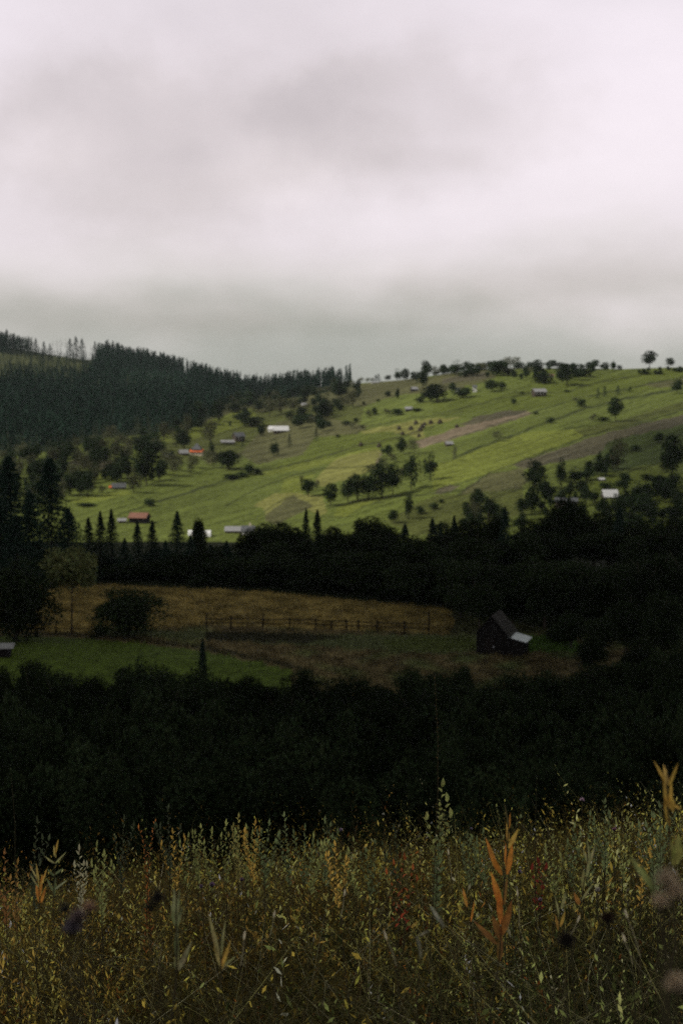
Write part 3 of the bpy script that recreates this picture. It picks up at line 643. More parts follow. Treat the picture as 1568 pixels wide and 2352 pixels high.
for s in (-1, 1):                              # plank roof sides
    rf = MB(); n = 13; sl = math.hypot(x, Rg); nx, nz = Rg / sl * s, x / sl
    rng = random.Random(4 + s)
    for i in range(n):
        y0 = -y - .3 + (Lq + .6) * i / n; y1 = y0 + (Lq + .6) / n - .03; e = .35 + rng.uniform(-.08, .1)
        a0 = Vector((s * -.02, 0, E + Rg + .02)); a1 = Vector((s * (x + e * x / sl), 0, E - e * Rg / sl)); off = Vector((nx, 0, nz)) * (.07 + rng.uniform(0, .03)); th = Vector((nx, 0, nz)) * .035
        q = [a0 + off, a1 + off, a0 + off + th, a1 + off + th]
        pts = [Vector((c.x, yy, c.z)) for yy in (y0, y1) for c in q]
        rf.poly(pts, [(0, 1, 3, 2), (4, 6, 7, 5), (2, 3, 7, 6), (0, 4, 5, 1), (1, 5, 7, 3), (0, 2, 6, 4)])
    obj('roof', rf.mesh('roof'), M['greywood'], shed)
d = obj('door', MB().box((-.2, -y - .06, .75), (1.0, .05, 1.75)).mesh('door'), M['fencewood'], shed)
obj('handle', MB().box((.2, -y - .1, .8), (.04, .05, .16)).mesh('handle'), M['sheet'], d)
lt = MB(); lx0, lx1 = x + .05, x + 1.55         # lean-to with a pale sheet roof
lt.poly([(lx0, -y + .1, -.3), (lx1, -y + .1, -.3), (lx1, y - 1.2, -.3), (lx0, y - 1.2, -.3), (lx0, -y + .1, 1.75), (lx1, -y + .1, 1.4), (lx1, y - 1.2, 1.4), (lx0, y - 1.2, 1.75)],
        [(0, 1, 5, 4), (1, 2, 6, 5), (2, 3, 7, 6), (3, 0, 4, 7), (4, 5, 6, 7), (3, 2, 1, 0)])
obj('lean_to', lt.mesh('lean_to'), M['darkwood'], shed)
ls = MB(); nn = 30; pts = []
for i in range(nn + 1):                        # corrugated sheet
    yy = -y - .15 + (Lq - .6) * i / nn; w_ = .02 * math.sin(i * 2.1)
    pts += [(lx0 - .02, yy, 1.83 + w_), (lx1 + .3, yy, 1.38 + w_), (lx0 - .02, yy, 1.805 + w_), (lx1 + .3, yy, 1.355 + w_)]
fs = []
for i in range(nn):
    k = i * 4; fs += [(k, k + 1, k + 5, k + 4), (k + 2, k + 6, k + 7, k + 3), (k + 1, k + 3, k + 7, k + 5), (k, k + 4, k + 6, k + 2)]
fs += [(0, 2, 3, 1), (nn * 4, nn * 4 + 1, nn * 4 + 3, nn * 4 + 2)]
ls.poly(pts, fs); obj('lean_to_roof', ls.mesh('lean_to_roof'), M['sheet'], shed)

def fence(pts, name, label, rails=(.95, .55), h=1.2, rr_=.05):
    r = thing(name, pts[0][0], 0, label, 'fence'); o0 = Vector(pts[0][0]); rng = random.Random(len(pts))
    for p, hh in pts:
        q = Vector(p) - o0; l = Vector((rng.uniform(-.06, .06), 0, 0))
        obj('post', MB().tube([q + Vector((0, 0, -.4)), q + Vector((0, 0, hh * .5)) + l * .5, q + Vector((0, 0, hh)) + l], [rr_ * 1.5, rr_ * 1.35, rr_ * 1.2], 7).mesh('post'), M['fencewood'], r)
    for z in rails:
        for (p, _), (q, _) in zip(pts, pts[1:]):
            a = Vector(p) - o0 + Vector((-.15, -.07, z + rng.uniform(-.06, .06))); c = Vector(q) - o0 + Vector((.15, -.07, z + rng.uniform(-.06, .06)))
            mid = (a + c) / 2 - Vector((0, 0, .04))
            obj('rail', MB().tube([a, mid, c], [rr_, rr_ * .9, rr_ * .8], 6).mesh('rail'), M['fencewood'], r)
    return r
posts = [(205.5, 1.5), (230, 1.3), (262, 1.55), (289, 1.25), (315, 1.2), (331, 1.05), (346, 1.2), (358, 1.15), (377, 1.25), (404, 1.25), (429, 2.3)]
fence([(at(u, np.interp(u, [205, 430], [148, 143])), hh * 1.1) for u, hh in posts], 'fence', 'dark wooden post and rail fence running across the valley field', rails=(1.15, .7), rr_=.055)
LAND += [(315, 632, 'the post and rail fence')]
fence([(at(u, 143.5), hh) for u, hh in [(54, 1.3), (20, 1.2), (92, 1.1)]][::1] and [(at(u, 143.5), hh) for u, hh in [(20, 1.2), (54, 1.4), (90, 1.1)]], 'fence', 'low dark fence with few posts beside the slim tree', rails=(.8,), rr_=.04)
# hut edge at the far left
p = at(-6, 131)
r = thing('hut', p, math.radians(8), 'low hut with pale roof at the left edge of the green field', 'hut')
obj('wall', MB().box((0, 0, .3), (2.6, 1.6, 1.2)).mesh('wall'), M['darkwood'], r)
obj('roof', MB().poly([(-1.6, -1.1, .85), (1.6, -1.1, .85), (1.6, 1.1, 1.0), (-1.6, 1.1, 1.0), (-1.6, -1.1, .9), (1.6, -1.1, .9), (1.6, 1.1, 1.05), (-1.6, 1.1, 1.05)], [(0, 3, 2, 1), (4, 5, 6, 7), (0, 1, 5, 4), (1, 2, 6, 5), (2, 3, 7, 6), (3, 0, 4, 7)]).mesh('roof'), M['paleroof'], r)

def zt(u, v, y): return EYE + raydir(u, v)[1] * y
def at_top(k, u, y, vtop, wpx, zone, group, label=None, idx=None):
    p = at(u, y); h = zt(u, vtop, y) - p.z; p.z -= .05
    if h < .8: return None
    return tree(k, p, h, wpx * y / F, zone, group, label, idx)
VG = 'single trees standing in the valley field'
at_top('B', 14, 140, 554, 110, 'v', VG, 'broad dark broadleaf tree filling the left edge above the green field')
at_top('T', 70, 144, 544, 72, 'v', VG, 'slim tree with bare forked trunk and small open crown in the field', 0)
for du, w_, vt in ((-16, 46, 592), (6, 52, 588), (27, 48, 594), (-2, 60, 591)):
    pass
rB = at_top('B', 125, 143, 584, 104, 'v', VG, 'wide dark round bush in the field beside the slim tree')
at_top('b', 98, 141.5, 619, 22, 'v', VG, 'small grey-green weedy bush under the wide dark bush')
# dark belt of trees behind the field: skyline traced, then lower rows in front
sky_u = [-40, 257, 268, 278, 287, 296, 304, 313, 320, 328, 335, 343, 352, 361, 370, 378, 387, 396, 403, 409, 414, 420, 430, 448, 457, 466, 476, 487, 498, 509, 516, 522, 530, 539, 548, 556, 565, 575, 587, 598, 609, 620, 630, 641, 652, 667, 682, 700, 730]
sky_v = [525, 521, 524, 527, 519, 512, 514, 513, 519, 524, 526, 521, 524, 519, 521, 515, 517, 515, 525, 538, 545, 540, 530, 524, 521, 524, 516, 501, 508, 513, 522, 531, 524, 515, 509, 503, 495, 500, 504, 511, 517, 516, 513, 520, 526, 520, 513, 510, 510]
BG = 'trees of the dark belt behind the field'
rr = random.Random(11)
u = 250.
while u < 720:
    if abs(u - 413) < 5: u += 5; continue
    vt = np.interp(u, sky_u, sky_v); y = rr.uniform(205, 232)
    k = 'S' if rr.random() < .12 else 'D'
    at_top(k, u, y, vt + (rr.uniform(-9, 8) if k == 'D' else rr.uniform(-12, 0)), rr.uniform(34, 62) if k == 'D' else rr.uniform(20, 32), 'belt', BG); u += rr.uniform(10, 16)
u = 160.
while u < 720:
    vt = np.interp(u, [150, 240, 300, 700], [548, 543, 534, 528]); y = rr.uniform(196, 208) if u < 300 else rr.uniform(184, 200)
    at_top('D', u, y, vt + rr.uniform(-4, 8), rr.uniform(50, 80), 'belt', BG); u += rr.uniform(22, 32)
edge = lambda u: np.interp(u, [0, 100, 300, 430, 520, 700], [193, 189, 180, 166, 158, 152])
u = -20.
while u < 720:
    y = edge(u) + rr.uniform(1, 6)
    at_top('B', u, y, rr.uniform(546, 562) + (0 if u < 400 else 6), rr.uniform(60, 90), 'belt', BG); u += rr.uniform(13, 20)
u = -20.
while u < 720:
    at_top('B', u, edge(u) + rr.uniform(-1, 3), np.interp(u, [0, 300, 430, 560, 700], [571, 578, 590, 606, 612]) + rr.uniform(-4, 4), rr.uniform(26, 40), 'belt', BG); u += rr.uniform(14, 22)
for u, vt, w, y in [(-8, 452, 84, 196), (9, 457, 84, 190), (50, 459, 76, 187), (30, 490, 60, 182), (68, 508, 56, 184), (0, 500, 70, 180), (88, 517, 26, 194), (100, 511, 24, 196), (111, 509, 26, 192), (124, 538, 26, 190), (137, 521, 24, 195), (152, 520, 26, 193),
                    (165, 540, 24, 191), (177, 511, 32, 194), (190, 535, 28, 190), (16, 515, 60, 179), (440, 521, 14, 206), (210, 544, 24, 198), (226, 540, 22, 196), (617, 512, 26, 200), (568, 497, 26, 206)]:
    at_top('S', u, y, vt, w, 'belt', BG)
at_top('D', 199, 202, 511, 20, 'belt', BG)
RG = 'trees crowding the right side behind the shed'
for k, u, y, vt, w in [('D', 480, 146, 580, 60), ('D', 512, 150, 588, 56), ('D', 545, 148, 560, 70), ('D', 600, 147, 566, 80), ('D', 655, 146, 549, 90), ('D', 640, 140, 562, 70), ('D', 690, 138, 552, 80), ('B', 572, 137, 607, 42), ('B', 600, 133, 613, 44), ('D', 628, 130, 596, 60),
                       ('D', 665, 126, 590, 70), ('B', 592, 126, 632, 44), ('B', 640, 120, 634, 60), ('B', 556, 140, 622, 26), ('D', 460, 155, 583, 46)]:
    at_top(k, u, y, vt, w, 'right', RG)
# thicket on the slope between the meadow and the field
TG = 'dark thicket trees between the near meadow and the field'
env_u = [-30, 0, 26, 70, 95, 120, 140, 160, 175, 200, 215, 240, 262, 285, 310, 330, 350, 380, 400, 420, 440, 470, 500, 530, 560, 600, 650, 682, 720]
env_v = [640, 650, 642, 664, 661, 656, 651, 661, 661, 657, 662, 666, 671, 664, 657, 666, 671, 675, 668, 661, 659, 664, 668, 666, 665, 650, 640, 630, 630]
MASS = []
rows = [(108, 3, 24, 44, 84), (96, 14, 30, 56, 100), (84, 28, 30, 66, 100), (70, 46, 36, 76, 120), (57, 68, 44, 90, 130)]
for y0, dv, st, wa, wb in rows:
    u = -25.
    while u < 715:
        y = y0 + rr.uniform(-4, 4)
        vt_, w_ = np.interp(u, env_u, env_v) + dv + rr.uniform(-4, 12), rr.uniform(wa, wb)
        if y0 > 90: at_top('B' if rr.random() < .5 else 'D', u, y, vt_, w_, 'thicket', TG)
        else: MASS.append((u, y, vt_, w_ * 1.1))
        u += rr.uniform(st * .8, st * 1.3)
at_top('S', 201, 106, 638, 26, 'thicket', TG, 'slender pointed spruce rising from the thicket over the green field')
at_top('c', 139, 110, 650, 22, 'thicket', TG)
u = -40.                                       # low row nearest the crest
while u < 730:
    MASS.append((u, rr.uniform(38, 46), 756 + rr.uniform(-10, 12), rr.uniform(90, 130))); u += rr.uniform(40, 56)
def merged(items, protos, name, label, material, kind_cat):
    tv = []; tq = []; tc = []; b = 0
    for p, h, w, ang, tone, k in items:
        V0, Q0, C0 = protos[k]; ca, sa = math.cos(ang), math.sin(ang)
        tv.append(np.stack([(V0[:, 0] * ca - V0[:, 1] * sa) * w + p[0], (V0[:, 0] * sa + V0[:, 1] * ca) * w + p[1], V0[:, 2] * h + p[2]], -1))
        tq.append(Q0 + b); tc.append(C0 * tone); b += len(V0)
    tag(obj(name, npmesh(name, np.concatenate(tv), np.concatenate(tq), np.concatenate(tc)), material), label, kind_cat, kind='stuff')
pm_ = []
for i in range(4):
    m_ = crown_mesh(300 + i, 40, 5500, .022, GTH, base=-.06, cr=(.12, .22)); pm_.append(raw(m_)); bpy.data.meshes.remove(m_)
it = []
for u, y, vt, w in MASS:
    p = at(u, y); h = zt(u, vt, y) - p.z
    if h > .8: it.append((p, h, w * y / F, rr.uniform(0, 6.28), rr.uniform(.7, 1.3), rr.randrange(4)))
merged(it, pm_, 'thicket', 'nearly black leafy thicket filling the slope below the meadow', M['leaf_near'], 'thicket')
def tuft_mesh(N, xy, h, w, tint_f, seed, lean=.25, name='grass'):
    rng = np.random.default_rng(seed)
    x, y = xy; z = H(x, y); n = len(x)
    a = rng.uniform(0, 6.28, n); side = np.stack([np.cos(a), np.sin(a), np.zeros(n)], -1)
    d = runit(rng, n) * lean; d[:, 2] = 1; hh = h * rng.uniform(.5, 1.15, n) if np.isscalar(h) else h * rng.uniform(.6, 1.1, n)
    base = np.stack([x, y, z - .02], -1); mid = base + d * (hh * .5)[:, None]
    bend = runit(rng, n) * (lean * 1.3 * hh)[:, None]; bend[:, 2] = -np.abs(bend[:, 2]) * .4
    top = base + d * hh[:, None] + bend
    ww = (w * rng.uniform(.6, 1.4, n))[:, None]
    V = np.stack([base - side * ww, base + side * ww, mid - side * ww * .8, mid + side * ww * .8, top - side * ww * .12, top + side * ww * .12], 1).reshape(-1, 3)
    k = np.arange(n)[:, None] * 6
    Q = np.concatenate([k + [0, 1, 3, 2], k + [2, 3, 5, 4]], 0)
    c = tint_f(x, y, rng)
    return npmesh(name, V, Q, np.repeat(c, 6, 0))
# rough grass standing on the valley field
rng = np.random.default_rng(21)
n = 60000; yy = rng.uniform(118, 192, n); xx = rng.uniform(-.27, .16, n) * yy
U, Vv = proj(xx, yy, H(xx, yy)); cc = field_cover(U, Vv)
keep = ~inpoly(U, Vv, [(-60, 636), (0, 636), (60, 637), (110, 640), (190, 649), (232, 657), (290, 669), (290, 760), (-60, 760)]) & (yy < edge(U) + 4)
xx, yy, cc = xx[keep], yy[keep], cc[keep]
me = tuft_mesh(0, (xx, yy), .42, .045, lambda x, y, r: np.clip(cc * r.uniform(.6, 1.35, len(x))[:, None], .003, .8), 22, name='field_grass')
tag(obj('field_grass', me, M['meadow']), 'rough dry grass standing on the valley field', 'grass', kind='stuff')

# ------------------------------------------------------------------ foreground meadow
def msample(rng, n, y0=1.6, y1=12.5, pw=1.0):
    y = y0 + (y1 - y0) * rng.random(n) ** pw; x = rng.uniform(-1, 1, n) * (.30 * y + .15); return x, y
def green_mix(x, y):
    u = 341 + F * x / y
    return np.clip(.25 + (u - 250) / 1100 + .35 * sn(x, y, .45, 3) + .2 * sn(x, y, .17, 5) - (y - 5.6) * .20, 0, 1)
def patch_and_shade(x, y): return np.clip(1.0 + .45 * sn(x, y, .26, 11) + .35 * sn(x, y, .12, 12) + .09 * (y - 5), .15, 2)[:, None]  # random tone patches, plus shade painted in toward the near edge
def tint_blade(x, y, r):
    g = green_mix(x, y)[:, None]; n = len(x); q = r.random((n, 1))
    a = np.array([.095, .072, .018]); b = np.array([.030, .045, .014]); straw = np.array([.46, .40, .24])
    c = a * (1 - g) + b * g
    c = np.where(q < .03, straw, c) * r.uniform(.3, 1.5, (n, 1))
    return np.clip(c * patch_and_shade(x, y), .003, .8)
def hmod(x, y): return .50 + .05 * np.clip(x / np.maximum(y, 1) * 5 , -1.3, .1) + .10 * sn(x, y, .5, 1) + .07 * sn(x, y, .21, 6)
rng = np.random.default_rng(31)
x, y = msample(rng, 45000, pw=.75)
me = tuft_mesh(0, (x, y), hmod(x, y) * .95, .0014 + .00018 * y, tint_blade, 32, .5)
tag(obj('meadow_grass', me, M['meadow']), 'tangled brown and green grass blades of the near meadow', 'grass', kind='stuff')
x, y = msample(rng, 9000, 1.6, 11)
me = tuft_mesh(0, (x, y), hmod(x, y) * 1.25, .0024, lambda x, y, r: np.array([.30, .28, .10]) * np.where(r.random((len(x), 1)) < .2, r.uniform(.9, 1.5, (len(x), 1)), r.uniform(.08, .4, (len(x), 1))), 36, .85)
tag(obj('bent_grass', me, M['meadow']), 'long bent olive grass leaves arching through the meadow', 'grass', kind='stuff')
x, y = msample(rng, 1500, 1.6, 9)
me = tuft_mesh(0, (x, y), hmod(x, y) * 1.15, .0018, lambda x, y, r: np.array([.42, .40, .24]) * r.uniform(.5, 1.3, (len(x), 1)), 35, .8)
tag(obj('dry_grass', me, M['meadow']), 'pale arching dry grass leaves lying through the meadow', 'grass', kind='stuff')
# leafy herb stems, thousands of little leaves
def herbs(nst, seed, leaf, per, name, label, hs, tint, y0=1.6, y1=12.5):
    rng = np.random.default_rng(seed); nc_ = nst // 14; cx, cy = msample(rng, nc_, y0, y1, pw=.8); ci = rng.integers(0, nc_, nst); sg = rng.uniform(.02, .10, nc_)[ci]
    x = cx[ci] + rng.normal(size=nst) * sg; y = np.maximum(cy[ci] + rng.normal(size=nst) * sg, 1.5); z = H(x, y)
    chh = rng.uniform(.62, 1.18, nc_)[ci]; ctone = np.where(rng.random(nc_) < .30, rng.uniform(1.4, 3.0, nc_), rng.uniform(.08, .5, nc_))[ci]; clf = rng.uniform(.6, 1.6, nc_)[ci]
    h = hmod(x, y) * hs * chh * rng.uniform(.6, 1.2, nst) * np.where(y < 3.4, .82, 1)
    tilt = rng.normal(size=(nst, 2)) * .42; bendy = rng.normal(size=(nst, 2)) * .25
    s = np.tile((np.arange(per) + .5) / per, (nst, 1)) + rng.uniform(-.03, .03, (nst, per))
    s = .18 + .82 * s
    P = np.stack([x[:, None] + (tilt[:, :1] * s + bendy[:, :1] * s ** 3) * h[:, None], y[:, None] + (tilt[:, 1:] * s + bendy[:, 1:] * s ** 3) * h[:, None], z[:, None] + s * h[:, None] * (1 - .12 * s)], -1).reshape(-1, 3)
    n = len(P); az = rng.uniform(0, 6.28, n); up = rng.uniform(.1, 2.2, n)
    T = np.stack([np.cos(az), np.sin(az), up], -1); T /= np.linalg.norm(T, axis=1, keepdims=True)
    B = np.cross(T, runit(rng, n)); B /= np.linalg.norm(B, axis=1, keepdims=True) + 1e-9
    ls = leaf * np.repeat(clf, per) * rng.uniform(.6, 1.4, n) * (1.15 - .6 * s.reshape(-1))
    V, Q = quads(P + T * ls[:, None], T, B, np.stack([ls, ls * rng.uniform(.22, .42, n)], -1))
    c = np.repeat(tint(cx[ci], cy[ci], rng) * ctone[:, None], per, 0) * rng.uniform(.8, 1.25, (n, 1))
    # stems
    w = .0016; base = np.stack([x, y, z], -1); top = np.stack([x + tilt[:, 0] * h * .8, y + tilt[:, 1] * h * .8, z + h * .78], -1)
    a = rng.uniform(0, 6.28, nst); side = np.stack([np.cos(a), np.sin(a), 0 * a], -1) * w
    V2 = np.stack([base - side, base + side, top + side * .4, top - side * .4], 1).reshape(-1, 3); Q2 = np.arange(nst * 4).reshape(-1, 4) + len(V)
    c2 = np.tile(np.array([[.10, .075, .035]]), (nst * 4, 1))
    me = npmesh(name, np.concatenate([V, V2]), np.concatenate([Q, Q2]), np.clip(np.concatenate([np.repeat(c, 4, 0), c2]), .003, .85))
    tag(obj(name, me, M['meadow']), label, 'wild plants', kind='stuff')
def tint_herb(x, y, r):
    g = green_mix(x, y)[:, None]; n = len(x); q = r.random((n, 1)); a = np.array([.42, .31, .055]); b = np.array([.19, .225, .065])
    c = np.where(r.random((n, 1)) < g, b, a)
    c = np.where(q < .04, np.array([.50, .16, .035]), c); c = np.where(q > .94, np.array([.45, .42, .26]), c)
    return c * r.uniform(.6, 1.4, (n, 1)) * np.clip(patch_and_shade(x, y), .4, 1.6)
herbs(9000, 41, .0115, 18, 'meadow_herbs', 'thick mass of small leafy herbs in orange and green', 1.2, tint_herb)
herbs(2600, 43, .021, 11, 'meadow_weeds', 'coarser weeds with longer leaves in the near meadow', 1.15, tint_herb)

herbs(2600, 47, .017, 15, 'crest_herbs', 'bushy golden green herbs along the top edge of the meadow', 1.28, lambda x, y, r: np.where(r.random((len(x), 1)) < np.clip(.55 - .35 * x / y * 5, .15, .85)[:, None], np.array([.50, .31, .07]), np.array([.40, .37, .11])) * r.uniform(.5, 1.3, (len(x), 1)), 5.6, 10.5)
# --- single plants one can point at
def leaf_geo(base, direc, normal, length, width, curl=.25, n=5):
    """a folded, curved leaf blade as quads -> verts, faces"""
    d = direc.normalized(); sd = d.cross(normal).normalized() if d.cross(normal).length > 1e-4 else d.orthogonal().normalized()
    nm = sd.cross(d); V = []; Fq = []
    for i in range(n + 1):
        t = i / n; w = width * .5 * math.sin(math.pi * min(1, .06 + .94 * t) ** .8) * (1 if t < 1 else 0)
        c = base + d * length * t + nm * (-curl * length * t * t)
        V += [c - sd * w + nm * w * .35, c, c + sd * w + nm * w * .35]
    for i in range(n):
        k = i * 3; Fq += [(k, k + 1, k + 4, k + 3), (k + 1, k + 2, k + 5, k + 4)]
    return V, Fq
def leaf_mesh(name, leaves, col, jit=.15, seed=0):
    rng = random.Random(seed); V = []; Q = []; cs = []
    for L_ in leaves:
        v, q = leaf_geo(*L_[:5], *(L_[6:] if len(L_) > 6 else ())); b = len(V); V += [tuple(a) for a in v]; Q += [tuple(b + i for i in f) for f in q]
        c = L_[5] if len(L_) > 5 and L_[5] else col; k = rng.uniform(1 - jit, 1 + jit); cs += [tuple(x * k * (1.25 if j % 3 == 1 else .85 + .3 * rng.random()) for x in c) for j in range(len(v))]
    me = npmesh(name, V, Q, np.array(cs), True); return me
PL = []
def up(u, v, y):
    ax_, t = raydir(u, v); return Vector((ax_ * y, y, EYE + t * y))
def plant(name, label, cat, stems, y, leaf_l, leaf_w, col, every, group=None, single=False, tip=None, updir=.7, base_u=None, start=.35, r=.0022, seed=0, curl=.2):
    """stems: list of (u, v) polylines top->down in photo pixels of 682; the plant grows from the ground at depth y"""
    rng = random.Random(seed + int(stems[0][0][0])); bu = base_u if base_u is not None else stems[0][-1][0]
    g = at(bu, y); root = thing(name, g, 0, label, cat, group)
    st = MB(); leaves = []
    for si, s in enumerate(stems):
        pts = [up(u, v, y + .04 * si) - g for u, v in s][::-1]
        pts[0] = pts[0].lerp(Vector((0, 0, 0)), .5) if si else pts[0]
        pts = [Vector((rng.uniform(-.1, .1), 0, -.03))] + pts if pts[0].z > .05 else pts
        dense = []
        for a, c in zip(pts, pts[1:]):
            for i in range(6): dense.append(a.lerp(c, i / 6))
        dense.append(pts[-1]); n = len(dense)
        st.tube(dense, [r * (1.1 - .8 * i / n) for i in range(n)], 5)
        tot = sum((a - c).length for a, c in zip(dense, dense[1:])); acc = 0; nxt = tot * start; k = 0
        for a, c in zip(dense, dense[1:]):
            l = (c - a).length
            while acc + l >= nxt and nxt < tot:
                p = a.lerp(c, (nxt - acc) / max(l, 1e-6)); fr = nxt / tot
                az = k * 2.4 + rng.uniform(-.5, .5); dr = Vector((math.cos(az), math.sin(az), updir + rng.uniform(-.25, .25) + .5 * fr))
                sz = (1.1 - .55 * fr) * rng.uniform(.75, 1.2)
                leaves.append((p, dr, Vector((rng.uniform(-.4, .4), -.3, 1)), leaf_l * sz, leaf_w * sz, col if not tip or fr < .8 else tip, curl))
                nxt += every * rng.uniform(.7, 1.3); k += 1
            acc += l
        leaves.append((dense[-1], Vector((rng.uniform(-.2, .2), 0, 1)), Vector((0, -1, .2)), leaf_l * .8, leaf_w * .6, tip or col, curl))
    obj('stem', st.mesh('stem'), M['stem'], root)
    if single:
        for i, L_ in enumerate(leaves): obj('leaf', leaf_mesh('leaf', [L_], col, seed=i), M['plant'], root)
    else: obj('foliage', leaf_mesh('foliage', leaves, col, .3, seed), M['plant'], root)
    return root
def f5(*p): return [(x * .435, y * .435) for x, y in p]      # coordinates read in the 1568-wide view
SG = 'leafy sprigs rising above the meadow'
YG = (.30, .32, .10); GR = (.17, .21, .085); OR = (.66, .27, .045); YE = (.62, .40, .08); REDL = (.34, .055, .02); PG = (.36, .35, .14); DG = (.06, .075, .035); STRAW = 1
plant('sapling', 'young green-leaved sapling with several shoots, tallest in the middle of the crest', 'plant', [f5((1016, 1808), (1010, 1860), (1006, 1960), (1002, 2060)), f5((978, 1885), (988, 1920), (1002, 1975), (1004, 2030)), f5((1036, 1875), (1028, 1910), (1008, 1975), (1004, 2030)), f5((1028, 1840), (1014, 1890), (1006, 1970))], 6.2, .048, .032, GR, .024, start=.5, tip=YG)
# orange-leaved plant: every big leaf a part
def big_leaf(root, p_from, p_to, y, w, col, curl=.32, yo=0, nrm=(0, -1, .25)):
    a = up(*[c * .435 for c in p_from], y + yo) - root.location; c = up(*[c * .435 for c in p_to], y + yo) - root.location; w *= .6; col = tuple(q * .86 for q in col)
    o = obj('leaf', leaf_mesh('leaf', [(a, c - a, Vector(nrm), (c - a).length, w, col, curl)], col, .08, random.randrange(999)), M['plant'], root); return o
def big_plant(name, label, stem, y, leaves, r=.003, group=None):
    pts = f5(*stem)[::-1]; g = at(pts[0][0], y); root = thing(name, g, 0, label, 'plant', group)
    bpy.context.view_layer.update()
    q = [up(u, v, y) - g for u, v in pts]; q = [p for p in q if p.z > .02]; sh = random.uniform(-.12, .12); q = [Vector((sh, .03, -.03)), q[0] * .55 + Vector((sh * .55, 0, 0))] + q
    st = MB().tube(q, [r * .7 * (1.15 - .8 * i / len(q)) for i in range(len(q))], 6); obj('stem', st.mesh('stem'), M['stem'], root)
    for L_ in leaves: big_leaf(root, L_[0], L_[1], y, L_[2] * y / F * .435, L_[3], *(L_[4:]))
    return root
big_plant('willowherb', 'tall plant with large glowing orange leaves right of centre', [(1160, 1850), (1168, 1890), (1164, 1960), (1158, 2030), (1152, 2110), (1146, 2200)], 4.2, [
 ((1168, 1905), (1172, 1870), 9, OR), ((1166, 1935), (1164, 1893), 14, YE), ((1167, 1950), (1190, 1905), 20, YE, .1), ((1164, 2010), (1176, 1935), 24, OR, -.1), ((1160, 1990), (1162, 1940), 12, OR),
 ((1140, 2000), (1118, 1930), 20, OR, .35), ((1152, 2012), (1128, 1965), 18, OR, -.3), ((1152, 2090), (1128, 2005), 28, OR, .1), ((1150, 2125), (1142, 2040), 26, (.60, .21, .04), -.15), ((1152, 2150), (1176, 2070), 30, (.30, .13, .03), .1),
 ((1150, 2160), (1128, 2100), 30, (.27, .13, .035), -.1), ((1146, 2210), (1150, 2140), 26, (.22, .12, .03)), ((1156, 2080), (1166, 2020), 14, (.32, .17, .04)), ((1140, 2170), (1090, 2120), 24, (.26, .12, .03)), ((1168, 1900), (1160, 1850), 7, (.15, .12, .04))])
plant('sprig', 'thin yellow-green shoot just left of the orange-leaved plant', 'plant', [f5((1139, 1855), (1146, 1890), (1152, 1925), (1156, 1990))], 4.7, .016, .008, YG, .009, SG, start=.3, updir=1.2)
plant('sprig', 'small green shoot leaning right behind the orange leaves', 'plant', [f5((1196, 1880), (1184, 1900), (1172, 1950), (1166, 2000))], 4.7, .018, .009, GR, .010, SG, start=.3, updir=1.2)
big_plant('willowherb', 'tall yellow-leaved plant at the right edge, highest of all', [(1532, 1760), (1532, 1810), (1534, 1880), (1538, 1960), (1544, 2060), (1550, 2160)], 2.9, [
 ((1528, 1800), (1503, 1749), 12, YE, .2), ((1532, 1806), (1524, 1757), 20, (.66, .45, .12), .1), ((1536, 1806), (1556, 1752), 14, YE, -.1), ((1530, 1850), (1524, 1790), 17, YE, .1), ((1538, 1850), (1540, 1790), 15, YE, -.1),
 ((1534, 1842), (1530, 1812), 12, OR), ((1534, 1832), (1548, 1868), 34, YE, .2), ((1534, 1835), (1526, 1858), 26, (.58, .36, .07), .2), ((1545, 1850), (1568, 1862), 14, YE, .3), ((1536, 1900), (1528, 1850), 16, (.50, .33, .06)), ((1552, 1985), (1560, 1920), 40, (.28, .27, .07), .2), ((1546, 1990), (1540, 1930), 26, (.28, .27, .07), .2)], .003)
big_plant('dock_plant', 'broad yellow-green leaf arching left at the right edge', [(1500, 2040), (1515, 2100), (1530, 2200)], 2.2, [((1500, 2045), (1452, 1972), 28, (.25, .29, .09), .3), ((1505, 2060), (1488, 2010), 20, (.20, .23, .08), .2)])
plant('red_weed', 'small bush of bright red leaves in the centre right meadow', 'plant', [f5((928, 1975), (924, 2010), (920, 2060), (918, 2110)), f5((888, 2010), (900, 2040), (916, 2080)), f5((948, 2000), (938, 2040), (922, 2080)), f5((905, 1990), (912, 2030), (918, 2080)), f5((958, 2025), (940, 2060), (922, 2095))], 5.6, .036, .017, REDL, .03, 'red weeds in the meadow', start=.72, tip=(.36, .10, .025))
plant('red_weed', 'small bush of dull dark red leaves right of the orange-leaved plant', 'plant', [f5((1236, 1985), (1238, 2020), (1236, 2080)), f5((1220, 2000), (1230, 2040), (1235, 2080)), f5((1254, 1998), (1246, 2035), (1236, 2080))], 6.0, .04, .024, (.22, .035, .018), .024, 'red weeds in the meadow', start=.74)
plant('red_weed', 'small orange-red sprig on the left crest', 'plant', [f5((356, 1892), (348, 1930), (342, 1975)), f5((318, 1905), (330, 1935), (340, 1975))], 6.8, .03, .012, (.50, .18, .04), .015, 'red weeds in the meadow', start=.35, updir=1.1)
